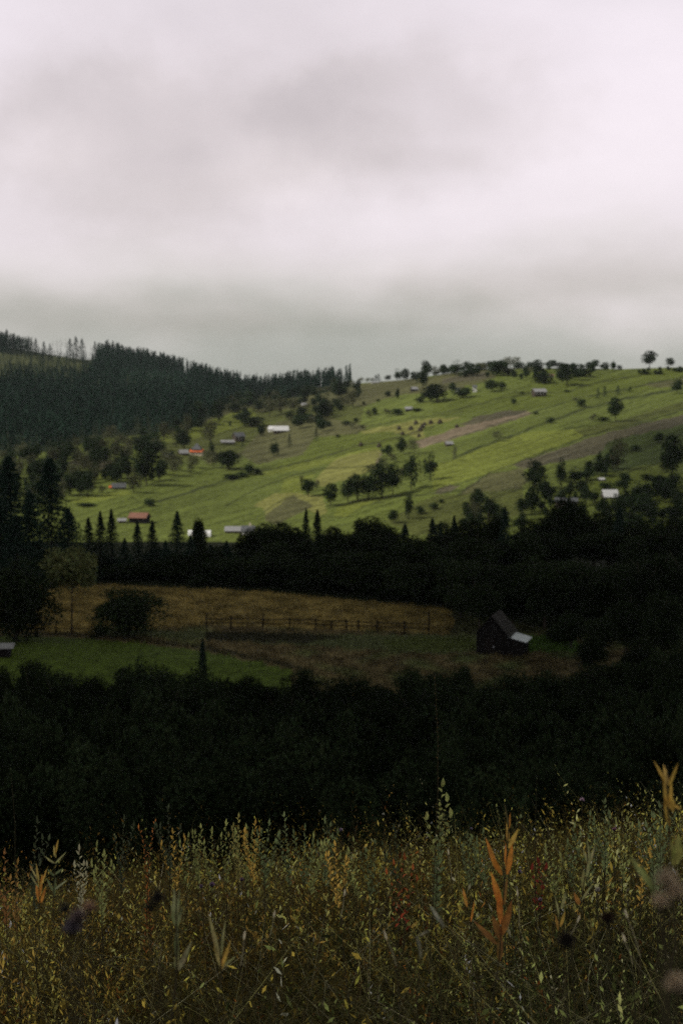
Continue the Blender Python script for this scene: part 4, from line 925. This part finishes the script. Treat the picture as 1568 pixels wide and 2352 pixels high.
big_plant('willow_sprig', 'green sprig with long pointed leaves and yellow tip at far left', [(128, 1945), (126, 1985), (124, 2040), (122, 2120)], 4.4, [
 ((127, 1962), (132, 1932), 10, YE), ((128, 1972), (122, 1945), 10, (.50, .40, .12)), ((127, 1985), (150, 1960), 8, PG, .2), ((126, 1985), (100, 1968), 8, PG, .25), ((126, 2010), (144, 1996), 9, GR, .2), ((125, 2014), (108, 1998), 9, GR, .2), ((125, 2045), (152, 2024), 9, (.34, .36, .20), .3), ((124, 2050), (106, 2020), 12, GR, .2), ((124, 2060), (126, 2020), 12, GR)], .0022, SG)
big_plant('willow_sprig', 'sprig of narrow orange and yellow leaves leaning left at far left', [(92, 2000), (90, 2040), (90, 2100), (90, 2160)], 4.2, [
 ((90, 2035), (82, 1984), 10, (.55, .40, .10), .1), ((89, 2025), (68, 1992), 7, (.50, .42, .16), .2), ((92, 2040), (108, 1996), 9, YE, .1), ((89, 2040), (68, 2012), 6, PG, .3), ((91, 2060), (96, 2010), 14, OR, .1), ((90, 2075), (80, 2030), 12, OR), ((94, 2075), (104, 2040), 14, OR, .2)], .0022, SG)
big_plant('willowherb', 'yellow-green plant with upright folded leaves near the right side', [(1350, 1930), (1348, 1980), (1340, 2030), (1328, 2100), (1318, 2180)], 4.3, [
 ((1352, 1975), (1350, 1930), 9, PG), ((1352, 1985), (1366, 1945), 12, PG, .2), ((1350, 1985), (1338, 1950), 12, PG, .1), ((1346, 2015), (1354, 1975), 16, PG), ((1338, 2045), (1340, 1998), 18, (.34, .32, .11), .1), ((1334, 2070), (1362, 2030), 10, PG, .1), ((1330, 2080), (1318, 2052), 20, (.50, .23, .05), .1)], .0025)
big_plant('willowherb', 'small yellow-leaved plant below the yellow-green one', [(1290, 2050), (1284, 2100), (1282, 2170)], 4.0, [((1288, 2090), (1300, 2050), 14, PG, .1), ((1284, 2110), (1276, 2060), 8, PG), ((1286, 2130), (1298, 2095), 13, YE, .1), ((1282, 2140), (1276, 2105), 12, (.45, .25, .05))], .0022)
big_plant('willowherb', 'pair of small orange leaves left of the orange-leaved plant', [(1070, 2040), (1078, 2100), (1082, 2170)], 4.3, [((1072, 2085), (1062, 2040), 14, (.60, .30, .06), .1), ((1074, 2075), (1058, 2045), 8, PG), ((1080, 2120), (1090, 2070), 9, OR, .1)], .002)
# pale, out of focus plants close to the lens
big_plant('mullein', 'pale green spiky plant left of centre', [(405, 2050), (404, 2110), (406, 2180), (404, 2260)], 3.2, [((402, 2110), (398, 2048), 18, (.26, .28, .12)), ((404, 2110), (412, 2046), 14, (.28, .30, .13), .1), ((404, 2130), (392, 2080), 18, (.22, .25, .10)), ((404, 2135), (418, 2085), 16, (.22, .25, .10)), ((406, 2200), (404, 2130), 20, (.17, .20, .08)), ((410, 2230), (436, 2170), 22, (.28, .26, .13), .4), ((404, 2230), (408, 2180), 20, (.30, .28, .11))], .004)
big_plant('mullein', 'yellowing upright-leaved plant in the lower centre', [(500, 2110), (505, 2170), (508, 2240)], 3.4, [((504, 2200), (478, 2100), 18, (.34, .30, .12), .1), ((505, 2210), (515, 2120), 12, PG), ((506, 2220), (490, 2150), 22, (.38, .30, .10), .2), ((507, 2230), (530, 2160), 16, YE, .1), ((508, 2225), (540, 2200), 12, PG, .3)], .003)
big_plant('dried_grass', 'pale curled dry leaf hanging over in the lower right centre', [(1010, 2100), (1002, 2090), (992, 2096), (1008, 2180)], 3.0, [((1012, 2120), (990, 2086), 15, (.32, .31, .22), .8), ((1010, 2110), (1022, 2140), 14, (.27, .26, .18), .6)], .002)
big_plant('dried_grass', 'pale drooping dry leaf below the curled one', [(960, 2150), (962, 2200), (960, 2260)], 2.9, [((958, 2150), (970, 2220), 12, (.28, .27, .19), .45), ((962, 2150), (988, 2140), 8, (.40, .38, .26), .6)], .002)
def thistle(u, v, y, hr, label, col, fluff, n=420, cat='flower', name='thistle', group=None, bu=None):
    p = up(u, v, y); g = at(bu if bu is not None else u + 4, y + .02); root = thing(name, g, 0, label, cat, group); q = p - g
    obj('stem', MB().tube([(random.uniform(-.08, .08), 0, -.02), q * .6 + Vector((.01, 0, 0)), q], [.0018, .0015, .0012], 6).mesh('stem'), M['stem'], root)
    rng = np.random.default_rng(int(u)); d = runit(rng, n); d[:, 2] = np.abs(d[:, 2]) * 1.2 - .3
    B = np.cross(d, runit(rng, n)); B /= np.linalg.norm(B, axis=1, keepdims=True)
    V, Q = quads(np.array(q) + d * hr * .55, d, B, np.stack([hr * rng.uniform(.35, .55, n), np.full(n, hr * .06 * fluff)], -1))
    obj('petals', npmesh('petals', V, Q, np.repeat(np.array(col) * rng.uniform(.6, 1.4, (n, 1)), 4, 0)), M['plant'], root)
    cup = MB().tube([q + Vector((0, 0, -hr * .9)), q + Vector((0, 0, -hr * .6)), q + Vector((0, 0, -hr * .15)), q + Vector((0, 0, hr * .2))], [hr * .12, hr * .5, hr * .62, hr * .35], 10)
    obj('calyx', cup.mesh('calyx', True), M['darkwood'], root)
TH = 'blurred thistle heads close to the lens'
for u, v, hr, lb, col in [(165, 2130, .014, 'purple-grey thistle head, lowest of the blurred cluster at lower left', (.20, .17, .19)), (178, 2108, .013, 'purple-grey thistle head in the middle of the blurred cluster at lower left', (.24, .18, .17)), (205, 2085, .010, 'brownish thistle head, top right of the blurred cluster at lower left', (.40, .26, .18)),
                      (150, 2088, .009, 'small dark thistle bud, left of the blurred cluster', (.05, .05, .04)), (362, 2062, .011, 'dark round seed head left of centre among orange grass', (.04, .035, .03)), (345, 2085, .009, 'smaller dark seed head beside the dark round one', (.05, .05, .03)),
                      (1300, 2160, .014, 'large dark blurred seed head in the lower right', (.035, .028, .022)), (1395, 2110, .012, 'dark brown blurred seed head in the right meadow', (.05, .03, .02))]:
    thistle(u * .435, v * .435, 1.55, hr * .85, lb, col, 1.0, group=TH)
for u, v, hr, lb in [(1530, 2020, .016, 'beige fluffy seed head at the right edge, highest of its cluster'), (1555, 2050, .015, 'beige fluffy seed head cut by the right edge'), (1518, 2070, .013, 'beige fluffy seed head at the right, lowest of its cluster'), (1552, 2260, .018, 'large tan fluffy seed head at the lower right edge')]:
    thistle(u * .435, v * .435, 1.15, hr * .56, lb, (.66, .54, .38), 2.2, 900, 'seed head', 'fluffy_weed', 'fluffy seed heads at the right edge')
FG = 'small flowers on thin stalks along the crest'
for u, v, y, hr, lb, col in [(783, 1908, 6.5, .011, 'small pale lilac flower on a thin stalk above the middle crest', (.35, .28, .38)), (1336, 1838, 6.0, .012, 'small pale pink flower standing high on a thin stalk at right', (.55, .40, .48)), (1410, 1906, 6.0, .012, 'pinkish flower among weeds on the right crest', (.50, .28, .34)),
                          (880, 1872, 6.5, .008, 'tiny white bud on a thin stalk right of the middle', (.6, .6, .5)), (487, 2033, 5.2, .012, 'purple knapweed flower in the left meadow', (.24, .15, .25)), (462, 2037, 5.2, .009, 'small purple knapweed left of the larger one', (.22, .15, .22)), (555, 2022, 5.3, .010, 'purple knapweed flower left of centre', (.26, .17, .24)),
                          (1193, 2004, 5.5, .010, 'violet flower just right of the orange-leaved plant', (.26, .18, .30)), (1240, 2068, 4.8, .009, 'small lilac flower below the dark red weed', (.34, .25, .32)), (1538, 2023, 4.0, .012, 'small whitish flower near the right edge', (.60, .56, .48)), (1082, 1905, 6.6, .009, 'tiny lilac flower right of the sapling', (.30, .26, .34)), (1372, 2045, 4.0, .009, 'small cream flower by the folded yellow-green leaves', (.50, .46, .38))]:
    thistle(u * .435, v * .435, y, hr, lb, col, 1.5, 120, 'flower', 'wildflower', FG)
# sprigs along the crest
sprigs = [(25, 1770, 5.0, DG, 'faint tall thin stalk at the left edge'), (86, 1892, 5.5, DG, 'faint thin stalk at far left behind the crest'), (222, 1945, 6.3, YG, 'yellow-green leafy sprig right of the long-leaved willow sprig'), (240, 1968, 6.0, YG, 'second leafy sprig just right of the yellow-green one'), (285, 1885, 6.5, DG, 'thin dim stalk on the left crest'),
 (386, 1860, 6.6, DG, 'tall faint seed stalk left of the crest bushes'), (396, 1915, 6.6, YE, 'narrow yellow sprig left of the bushy ones'), (432, 1925, 6.8, YG, 'yellow sprig leaning at the left end of the bushy group'), (462, 1905, 6.8, YG, 'sprig with tip turned left in the bushy group'), (486, 1912, 6.9, YG, 'slender sprig in the bushy group on the crest'),
 (518, 1895, 6.8, YG, 'bushy yellow-green sprig, left of the tallest'), (548, 1880, 6.7, (.34, .30, .09), 'tallest yellow-green bushy sprig left of centre'), (566, 1905, 6.8, YG, 'sprig right beside the tallest bushy one'), (586, 1895, 6.6, YE, 'yellow-tipped sprig at the right of the bushy group'), (617, 1895, 6.5, GR, 'grey-green sprig right of the bushy group'),
 (652, 1878, 6.5, GR, 'taller grey-green sprig near the middle crest'), (700, 1905, 6.7, GR, 'short green sprig in the middle crest'), (745, 1888, 6.4, GR, 'dark green sprig with forked tip in the middle crest'), (720, 1925, 6.2, YG, 'yellow-green sprig before the forked one'), (770, 1945, 6.0, YE, 'orange-yellow sprig in the middle meadow'),
 (812, 1935, 6.4, YG, 'small sprig right of the middle'), (862, 1940, 6.6, GR, 'small green sprig left of the red-leaved bush'), (905, 1905, 6.7, DG, 'dim sprig above the red-leaved bush'), (1072, 1925, 6.6, GR, 'small green sprig right of the sapling'), (1110, 1915, 6.4, GR, 'green sprig left of the thin yellow shoot'),
 (1232, 1790, 5.5, DG, 'faint leaning grass stalk high right of the orange plant'), (998, 1560, 5.0, (.20, .13, .05), 'very tall faint reddish seed spike over the thicket'), (1268, 1930, 6.2, YG, 'small yellow sprig right of centre crest'), (1318, 1905, 6.2, GR, 'green sprig on the right crest'), (1352, 1895, 6.0, GR, 'leafy green sprig left of the tall right one'),
 (1388, 1848, 5.9, GR, 'tall leafy green sprig on the right crest'), (1400, 1878, 6.0, YG, 'yellow-green sprig beside the tall right one'), (1440, 1890, 5.8, YG, 'sprig with small yellow leaves on the right crest'), (1498, 1880, 5.2, GR, 'green leafy sprig left of the tall yellow plant'), (1515, 1858, 5.0, GR, 'green sprig close against the tall yellow plant'), (1470, 1920, 5.4, YE, 'orange-tinged sprig near the right edge'),
 (40, 1985, 6.0, (.35, .20, .05), 'small orange sprig at the left edge'), (10, 1965, 5.6, (.30, .14, .04), 'reddish sprig cut by the left edge'), (182, 1955, 5.8, (.45, .42, .25), 'pale hooked dry sprig on the left crest')]
for i, (x_, y_, dy, col, lb) in enumerate(sprigs):
    rng_ = random.Random(i); tall = y_ < 1800
    b_ = rng_.uniform(-14, 14); st_ = [f5((x_, y_), (x_ + b_ * .4, y_ + 50), (x_ + b_, y_ + 130), (x_ + b_, y_ + 260))]
    if not tall:
        for q_ in range(rng_.choice((2, 3, 4))):
            o_x = rng_.choice((-1, 1)) * rng_.uniform(10, 34); o_y = rng_.uniform(12, 48)
            st_.append(f5((x_ + o_x, y_ + o_y), (x_ + o_x * .75 + b_ * .3, y_ + o_y + 35), (x_ + b_ * .8, y_ + 130), (x_ + b_, y_ + 230)))
    plant('sprig' if not tall else 'seed_stalk', lb, 'plant', st_, dy, .012 if tall else .036, .005 if tall else .017, col, .02 if tall else .015, SG, start=.74 if not tall else .7, updir=.9, seed=i, r=.0015, base_u=(x_ + b_) * .435)
# pale straw stalks lying across the meadow
SS = 'pale straw stalks in the meadow'
for i, (a, c, y, lb) in enumerate([((1325, 2120), (1310, 2150), 3.6, 'short pale straw leaning right in the lower right'), ((1435, 2165), (1452, 2215), 3.2, 'long pale straw, left of a crossing pair at lower right'), ((1440, 2110), (1470, 2200), 3.2, 'long pale straw, right of a crossing pair at lower right'), ((888, 2160), (910, 2220), 3.2, 'pale straw leaning left in the lower centre'),
                             ((1030, 1965), (1037, 2020), 5.0, 'thin upright straw beside the sapling'), ((790, 2060), (782, 2110), 4.2, 'thin straw left of the red-leaved bush'), ((628, 2110), (620, 2150), 3.8, 'short bright straw in the left centre'), ((560, 2160), (552, 2220), 3.3, 'bright hanging straw in the lower left centre'), ((1188, 2060), (1192, 2130), 4.2, 'upright straw right of the large orange leaves')]):
    A_, B_ = up(a[0] * .435, a[1] * .435, y), up(c[0] * .435, c[1] * .435, y); g = at(c[0] * .435, y); root = thing('straw', g, 0, lb, 'straw', SS)
    obj('stem', MB().tube([Vector((0, 0, -.02)), (B_ - g) * .6 + Vector((.03, 0, 0)), B_ - g], [.0014, .0014, .0013], 5).mesh('stem'), M['stem'], root)
    st = MB().tube([B_ - g, (A_ + B_) / 2 - g + Vector((.002, 0, .002)), A_ - g], [.0011, .001, .0007], 5); obj('stalk', st.mesh('stalk'), M['strawy'], root)
    obj('ear', leaf_mesh('ear', [(A_ - g, (A_ - B_).normalized() + Vector((0, 0, .2)), Vector((0, -1, 0)), .022, .006)], (.5, .45, .3)), M['plant'], root)

bl = [t for t in TREES if t[0].name.startswith('broadleaf_tree')]
extra = len(bl) - 285
if extra > 0:
    cand = sorted([t for t in bl if t[5] == 'hill' and t[3] < 470], key=lambda t: t[4])[:extra]
    cand = sorted([t for t in bl if t[5] == 'hill'], key=lambda t: t[4])[:extra] if len(cand) < extra else cand
    pr = {}; it = []
    for t in cand:
        r = t[0]; cr_ = [c for c in r.children if c.name.startswith('crown')][0]; me_ = cr_.data
        if me_.name not in pr: pr[me_.name] = raw(me_)
        it.append((r.location.copy(), r.scale.z, r.scale.x, r.rotation_euler.z, random.uniform(.75, 1.25), me_.name))
        for c in list(r.children): bpy.data.objects.remove(c)
        bpy.data.objects.remove(r)
    merged(it, pr, 'woodland', 'scattered small trees and scrub of the far hillside', M['leaf_far'], 'scrub')
    gone = set(id(t) for t in cand); TREES[:] = [t for t in TREES if id(t) not in gone]
# ------------------------------------------------------------------ labels that single out every tree
ORD = ['first', 'second', 'third', 'fourth', 'fifth', 'sixth', 'seventh', 'eighth', 'ninth', 'tenth', 'eleventh', 'twelfth', 'thirteenth', 'fourteenth', 'fifteenth', 'sixteenth', 'seventeenth', 'eighteenth', 'nineteenth', 'twentieth'] + [('twenty-' + w) for w in ('first', 'second', 'third', 'fourth', 'fifth', 'sixth', 'seventh', 'eighth', 'ninth')] + ['thirtieth'] + [('thirty-' + w) for w in ('first', 'second', 'third', 'fourth', 'fifth', 'sixth', 'seventh', 'eighth', 'ninth')] + ['fortieth'] + [('forty-' + w) for w in ('first', 'second', 'third', 'fourth', 'fifth', 'sixth', 'seventh', 'eighth', 'ninth')] + ['fiftieth']
def relation(du, dv):
    s = []
    if abs(dv) > 5 and abs(dv) > .35 * abs(du): s.append('uphill' if dv < 0 else 'downhill')
    if abs(du) > 5 and abs(du) > .35 * abs(dv): s.append('left' if du < 0 else 'right')
    if not s: return 'close beside'
    return (' and '.join(s) + ' of')
buckets = {}
for r, k, u, v, hp, zone, lab in TREES:
    if lab: continue
    desc = KIND[k][2]
    if zone == 'hill':
        size = 'tiny' if hp < 7 else 'small' if hp < 12 else 'medium' if hp < 19 else 'large'
        lm = min(LAND, key=lambda q: (q[0] - u) ** 2 + (2 * (q[1] - v)) ** 2 + (1e6 if q[1] > 600 else 0))
        base = f"{size} {desc} {relation(u - lm[0], v - lm[1])} {lm[2]}".replace('medium ', '').replace('little pale-roofed hay hut', 'hay hut').replace('tall narrow dark tree', 'narrow dark tree').replace(' high on the slope', '').replace('dark barn with the faded red roof', 'faded red-roofed barn').replace('big bright white barn roof', 'bright white barn roof')
    elif zone == 'ridge': base = desc + (' on the forested ridge' if u < 224 else ' in the ridge row right of the forest')
    elif zone == 'belt': base = desc + (' behind the field, left part of the belt' if u < 230 else ' behind the field, middle of the belt' if u < 450 else ' behind the field, right part of the belt')
    elif zone == 'right': base = desc + ' crowding behind the shed'
    else: base = desc + (' in the thicket below the green strip' if u < 230 else ' in the thicket below the fence' if u < 430 else ' in the thicket below the shed')
    buckets.setdefault(base, []).append((u, r))
def number(base, lst):
    lst.sort(key=lambda q: q[0]); n = len(lst)
    for i, (u, r) in enumerate(lst):
        if n == 1: r['label'] = base
        elif i == 0: r['label'] = base + ', leftmost'
        elif i == n - 1: r['label'] = base + ', rightmost'
        else: r['label'] = base + ', ' + ORD[i] + ' from left'
for b0, l in buckets.items(): number(b0, l)
number('small dark haystack on the mown strip of the hillside', [(u, r) for r, u, v in HAY])

# ------------------------------------------------------------------ haze
hz = MB().box((0, 1500, 15), (3600, 4300, 260)); h = obj('haze', hz.mesh('haze')); tag(h, 'thin pale haze in the air of the valley', 'haze', kind='stuff')
hm = bpy.data.materials.new('haze'); hm.use_nodes = True; nt = hm.node_tree; nt.nodes.clear()
o_ = nt.nodes.new('ShaderNodeOutputMaterial'); pv = nt.nodes.new('ShaderNodeVolumePrincipled'); pv.inputs['Color'].default_value = (.88, .95, 1, 1); pv.inputs['Density'].default_value = HAZE = .000042
nt.links.new(pv.outputs[0], o_.inputs['Volume']); h.data.materials.append(hm)
h.location.z = 0

# ------------------------------------------------------------------ sun, added shading slab overhead, sky
SUN_EL, SUN_AZ = math.radians(42), math.radians(250)     # azimuth clockwise from +y: from the left, a little behind
sd = Vector((math.sin(SUN_AZ) * math.cos(SUN_EL), math.cos(SUN_AZ) * math.cos(SUN_EL), math.sin(SUN_EL)))
sl = bpy.data.lights.new('sun', 'SUN'); sl.energy = 1.5; sl.angle = math.radians(10); sl.color = (1, .95, .86)
so = bpy.data.objects.new('sun', sl); C.objects.link(so); so.rotation_euler = (-sd).to_track_quat('-Z', 'Y').to_euler(); so.location = sd * 500
def shade_cloud():  # slab added above the view, shaped to shade valley and right slope
    Hc = 360; n = 110; xs = np.linspace(-2200, 1500, n); ys = np.linspace(-400, 620, n); GX, GY = np.meshgrid(xs, ys)
    sh = sd * (Hc + 20) / sd.z                           # offset from the ground to where its shade is cast
    gx, gy = GX - sh.x, GY - sh.y                        # ground point shaded by this bit of the added slab
    lim = 400 + 25 * sn(gx, gy, 90, 1) + np.clip((gx - 55) * 3.2, 0, 300)
    d = np.clip((lim - gy) / 60, 0, 1); d = np.minimum(d, np.clip((gy + 24) / 40, 0, 1))
    e = np.minimum(GX + 2200, 1500 - GX) / 300; d = np.minimum(d, np.clip(e, 0, 1))
    keep = d > 0
    zb = Hc - 25 * d - 12 * sn(GX, GY, 80, 4) * d + 0 * GX; zt_ = Hc + 90 * d ** .5 * (1 + .4 * sn(GX, GY, 120, 7))
    V = np.concatenate([np.stack([GX, GY, zb], -1).reshape(-1, 3), np.stack([GX, GY, zt_], -1).reshape(-1, 3)])
    V[:, 2] = np.maximum(V[:, 2], 250)
    fs = []; N2 = n * n; K = keep
    cell = K[:-1, :-1] & K[1:, :-1] & K[:-1, 1:] & K[1:, 1:]
    for i in range(n - 1):
        for j in range(n - 1):
            if not cell[i, j]: continue
            a = i * n + j; b = a + 1; c = a + n + 1; d_ = a + n
            fs.append((a, d_, c, b)); fs.append((N2 + a, N2 + b, N2 + c, N2 + d_))
            if j == 0 or not cell[i, j - 1]: fs.append((a, N2 + a, N2 + d_, d_))
            if j == n - 2 or not cell[i, j + 1]: fs.append((b, c, N2 + c, N2 + b))
            if i == 0 or not cell[i - 1, j]: fs.append((a, b, N2 + b, N2 + a))
            if i == n - 2 or not cell[i + 1, j]: fs.append((d_, N2 + d_, N2 + c, c))
    me = npmesh('shade_cloud', V, np.array(fs), None, True)
    o = obj('shade_cloud', me, mat('shade_cloud_grey', (.75, .75, .77), noise=(.004, .15), spec=0)); tag(o, 'unseen grey slab added to shade the valley', kind='structure')
shade_cloud()

w = bpy.data.worlds.new('World'); sc.world = w; w.use_nodes = True; nt = w.node_tree; N = nt.nodes; L = nt.links; N.clear()
out = N.new('ShaderNodeOutputWorld'); sky = N.new('ShaderNodeTexSky'); sky.sky_type = 'NISHITA'; sky.sun_disc = False; sky.sun_elevation = SUN_EL; sky.sun_rotation = SUN_AZ
bg1 = N.new('ShaderNodeBackground'); bg1.inputs[1].default_value = .06; L.new(sky.outputs[0], bg1.inputs[0])
tc = N.new('ShaderNodeTexCoord'); sep = N.new('ShaderNodeSeparateXYZ'); L.new(tc.outputs['Generated'], sep.inputs[0])
def noise(scale, loc, stretch, det=4, rough=.5):
    mp = N.new('ShaderNodeMapping'); mp.inputs['Location'].default_value = loc; mp.inputs['Scale'].default_value = stretch; L.new(tc.outputs['Generated'], mp.inputs[0])
    nz = N.new('ShaderNodeTexNoise'); nz.inputs['Scale'].default_value = scale; nz.inputs['Detail'].default_value = det; nz.inputs['Roughness'].default_value = rough; L.new(mp.outputs[0], nz.inputs['Vector']); return nz.outputs['Fac']
def math_(op, a, b=None, c=None, clamp=False):
    m = N.new('ShaderNodeMath'); m.operation = op; m.use_clamp = clamp
    for i, q in enumerate((a, b, c)):
        if q is None: continue
        if isinstance(q, (int, float)): m.inputs[i].default_value = q
        else: L.new(q, m.inputs[i])
    return m.outputs[0]
def lin(r, g, b): return tuple(((c / 255 + .055) / 1.055) ** 2.4 if c > 10 else c / 3294 for c in (r, g, b))
n1 = noise(5, (.3, 0, .1), (1, 1, 2.6)); n2 = noise(14, (1.3, 2, .4), (1, 1, 2.2))
wob = math_('ADD', math_('MULTIPLY', math_('SUBTRACT', n1, .5), .09), math_('MULTIPLY', math_('SUBTRACT', n2, .5), .03))
zz = math_('ADD', sep.outputs['Z'], wob)
cr = N.new('ShaderNodeValToRGB'); L.new(zz, cr.inputs[0]); cr.color_ramp.interpolation = 'B_SPLINE'
EXPO = 1.0; S_ = 2 ** -EXPO
stops = [(0.0, (164, 166, 158)), (.03, (176, 178, 170)), (.052, (198, 196, 190)), (.078, (224, 217, 215)), (.12, (244, 234, 239)), (.27, (252, 242, 250))]
el = cr.color_ramp.elements
while len(el) < len(stops) + 3: el.new(.5)
allst = [(p_, tuple(c * S_ for c in lin(*c_))) for p_, c_ in stops] + [(.36, (.36 * S_,) * 3), (.6, (.2 * S_, .205 * S_, .21 * S_)), (1.0, (.17 * S_, .175 * S_, .18 * S_))]
for e_, (p_, c_) in zip(el, allst): e_.position = p_; e_.color = (*c_, 1)
# darker cloud bodies: lobes in fixed directions of the sky, edges broken by noise
def lobe(u, v, ru, rv, soft=.5):
    ax_, t = raydir(u, v); d = Vector((ax_, 1, t)).normalized()
    s = N.new('ShaderNodeVectorMath'); s.operation = 'SUBTRACT'; L.new(tc.outputs['Generated'], s.inputs[0]); s.inputs[1].default_value = d
    m = N.new('ShaderNodeVectorMath'); m.operation = 'MULTIPLY'; L.new(s.outputs[0], m.inputs[0]); m.inputs[1].default_value = (F / ru, .5, F / rv)
    l = N.new('ShaderNodeVectorMath'); l.operation = 'LENGTH'; L.new(m.outputs[0], l.inputs[0])
    r_ = math_('SUBTRACT', l.outputs['Value'], math_('MULTIPLY', math_('SUBTRACT', noise(11, (u * .01, .7, v * .01), (1, 1, 1.15), 5, .55), .5), 2.2))
    q = N.new('ShaderNodeMapRange'); q.interpolation_type = 'SMOOTHSTEP'; q.inputs['From Min'].default_value = 1 + soft; q.inputs['From Max'].default_value = 1 - soft; L.new(r_, q.inputs['Value']); return q.outputs[0]
dark = None
for args, a in [((250, 85, 230, 90, .7), .08), ((190, 140, 160, 75, .5), .13), ((110, 110, 90, 60, .6), .06), ((400, 125, 130, 55, .45), .10), ((330, 50, 160, 50, .7), .04), ((215, 172, 60, 25, .5), .05), ((70, 120, 90, 60, .8), .03), ((370, 158, 45, 18, .5), .04), ((90, 312, 300, 22, .9), .15), ((300, 325, 170, 9, .8), .06), ((560, 285, 140, 20, .8), .11), ((620, 265, 70, 24, .6), .06), ((480, 45, 60, 30, .7), .03), ((60, 210, 120, 30, .8), .04), ((150, 240, 180, 30, .9), .05), ((440, 160, 60, 14, .6), .05)]:
    q = math_('MULTIPLY', lobe(*args), a); dark = q if dark is None else math_('ADD', dark, q)
lightl = None
for args, a in [((50, 150, 50, 24, .7), .06), ((265, 172, 55, 28, .6), .08), ((375, 268, 60, 10, .8), .04), ((600, 120, 130, 110, .8), .05), ((130, 100, 60, 40, .8), .04)]:
    q = math_('MULTIPLY', lobe(*args), a); lightl = q if lightl is None else math_('ADD', lightl, q)
f_ = math_('ADD', math_('SUBTRACT', 1.0, dark), lightl)
f_ = math_('MULTIPLY', f_, math_('ADD', .93, math_('MULTIPLY', noise(10, (4, 1, 2), (1, 1, 1.7), 7, .62), .15)))
tn = N.new('ShaderNodeMix'); tn.data_type = 'RGBA'; tn.inputs[6].default_value = (1, 1, 1, 1); tn.inputs[7].default_value = (1.0, .99, .955, 1)
L.new(math_('MULTIPLY', dark, 4.5, clamp=True), tn.inputs[0])
tm = N.new('ShaderNodeVectorMath'); tm.operation = 'MULTIPLY'; L.new(cr.outputs[0], tm.inputs[0]); L.new(tn.outputs[2], tm.inputs[1])
sv = N.new('ShaderNodeVectorMath'); sv.operation = 'SCALE'; L.new(tm.outputs[0], sv.inputs[0]); L.new(f_, sv.inputs['Scale'])
bg2 = N.new('ShaderNodeBackground'); L.new(sv.outputs[0], bg2.inputs[0]); bg2.inputs[1].default_value = 1.0
mxs = N.new('ShaderNodeMixShader'); mxs.inputs[0].default_value = .96; L.new(bg1.outputs[0], mxs.inputs[1]); L.new(bg2.outputs[0], mxs.inputs[2]); L.new(mxs.outputs[0], out.inputs[0])

sc.view_settings.view_transform = 'Standard'; sc.view_settings.look = 'None'; sc.view_settings.exposure = EXPO; sc.view_settings.gamma = 1
sc.render.engine = 'CYCLES'
sc.cycles.max_bounces = 5; sc.cycles.diffuse_bounces = 2; sc.cycles.glossy_bounces = 1; sc.cycles.transmission_bounces = 2; sc.cycles.volume_bounces = 0; sc.cycles.transparent_max_bounces = 4
sc.cycles.use_denoising = False
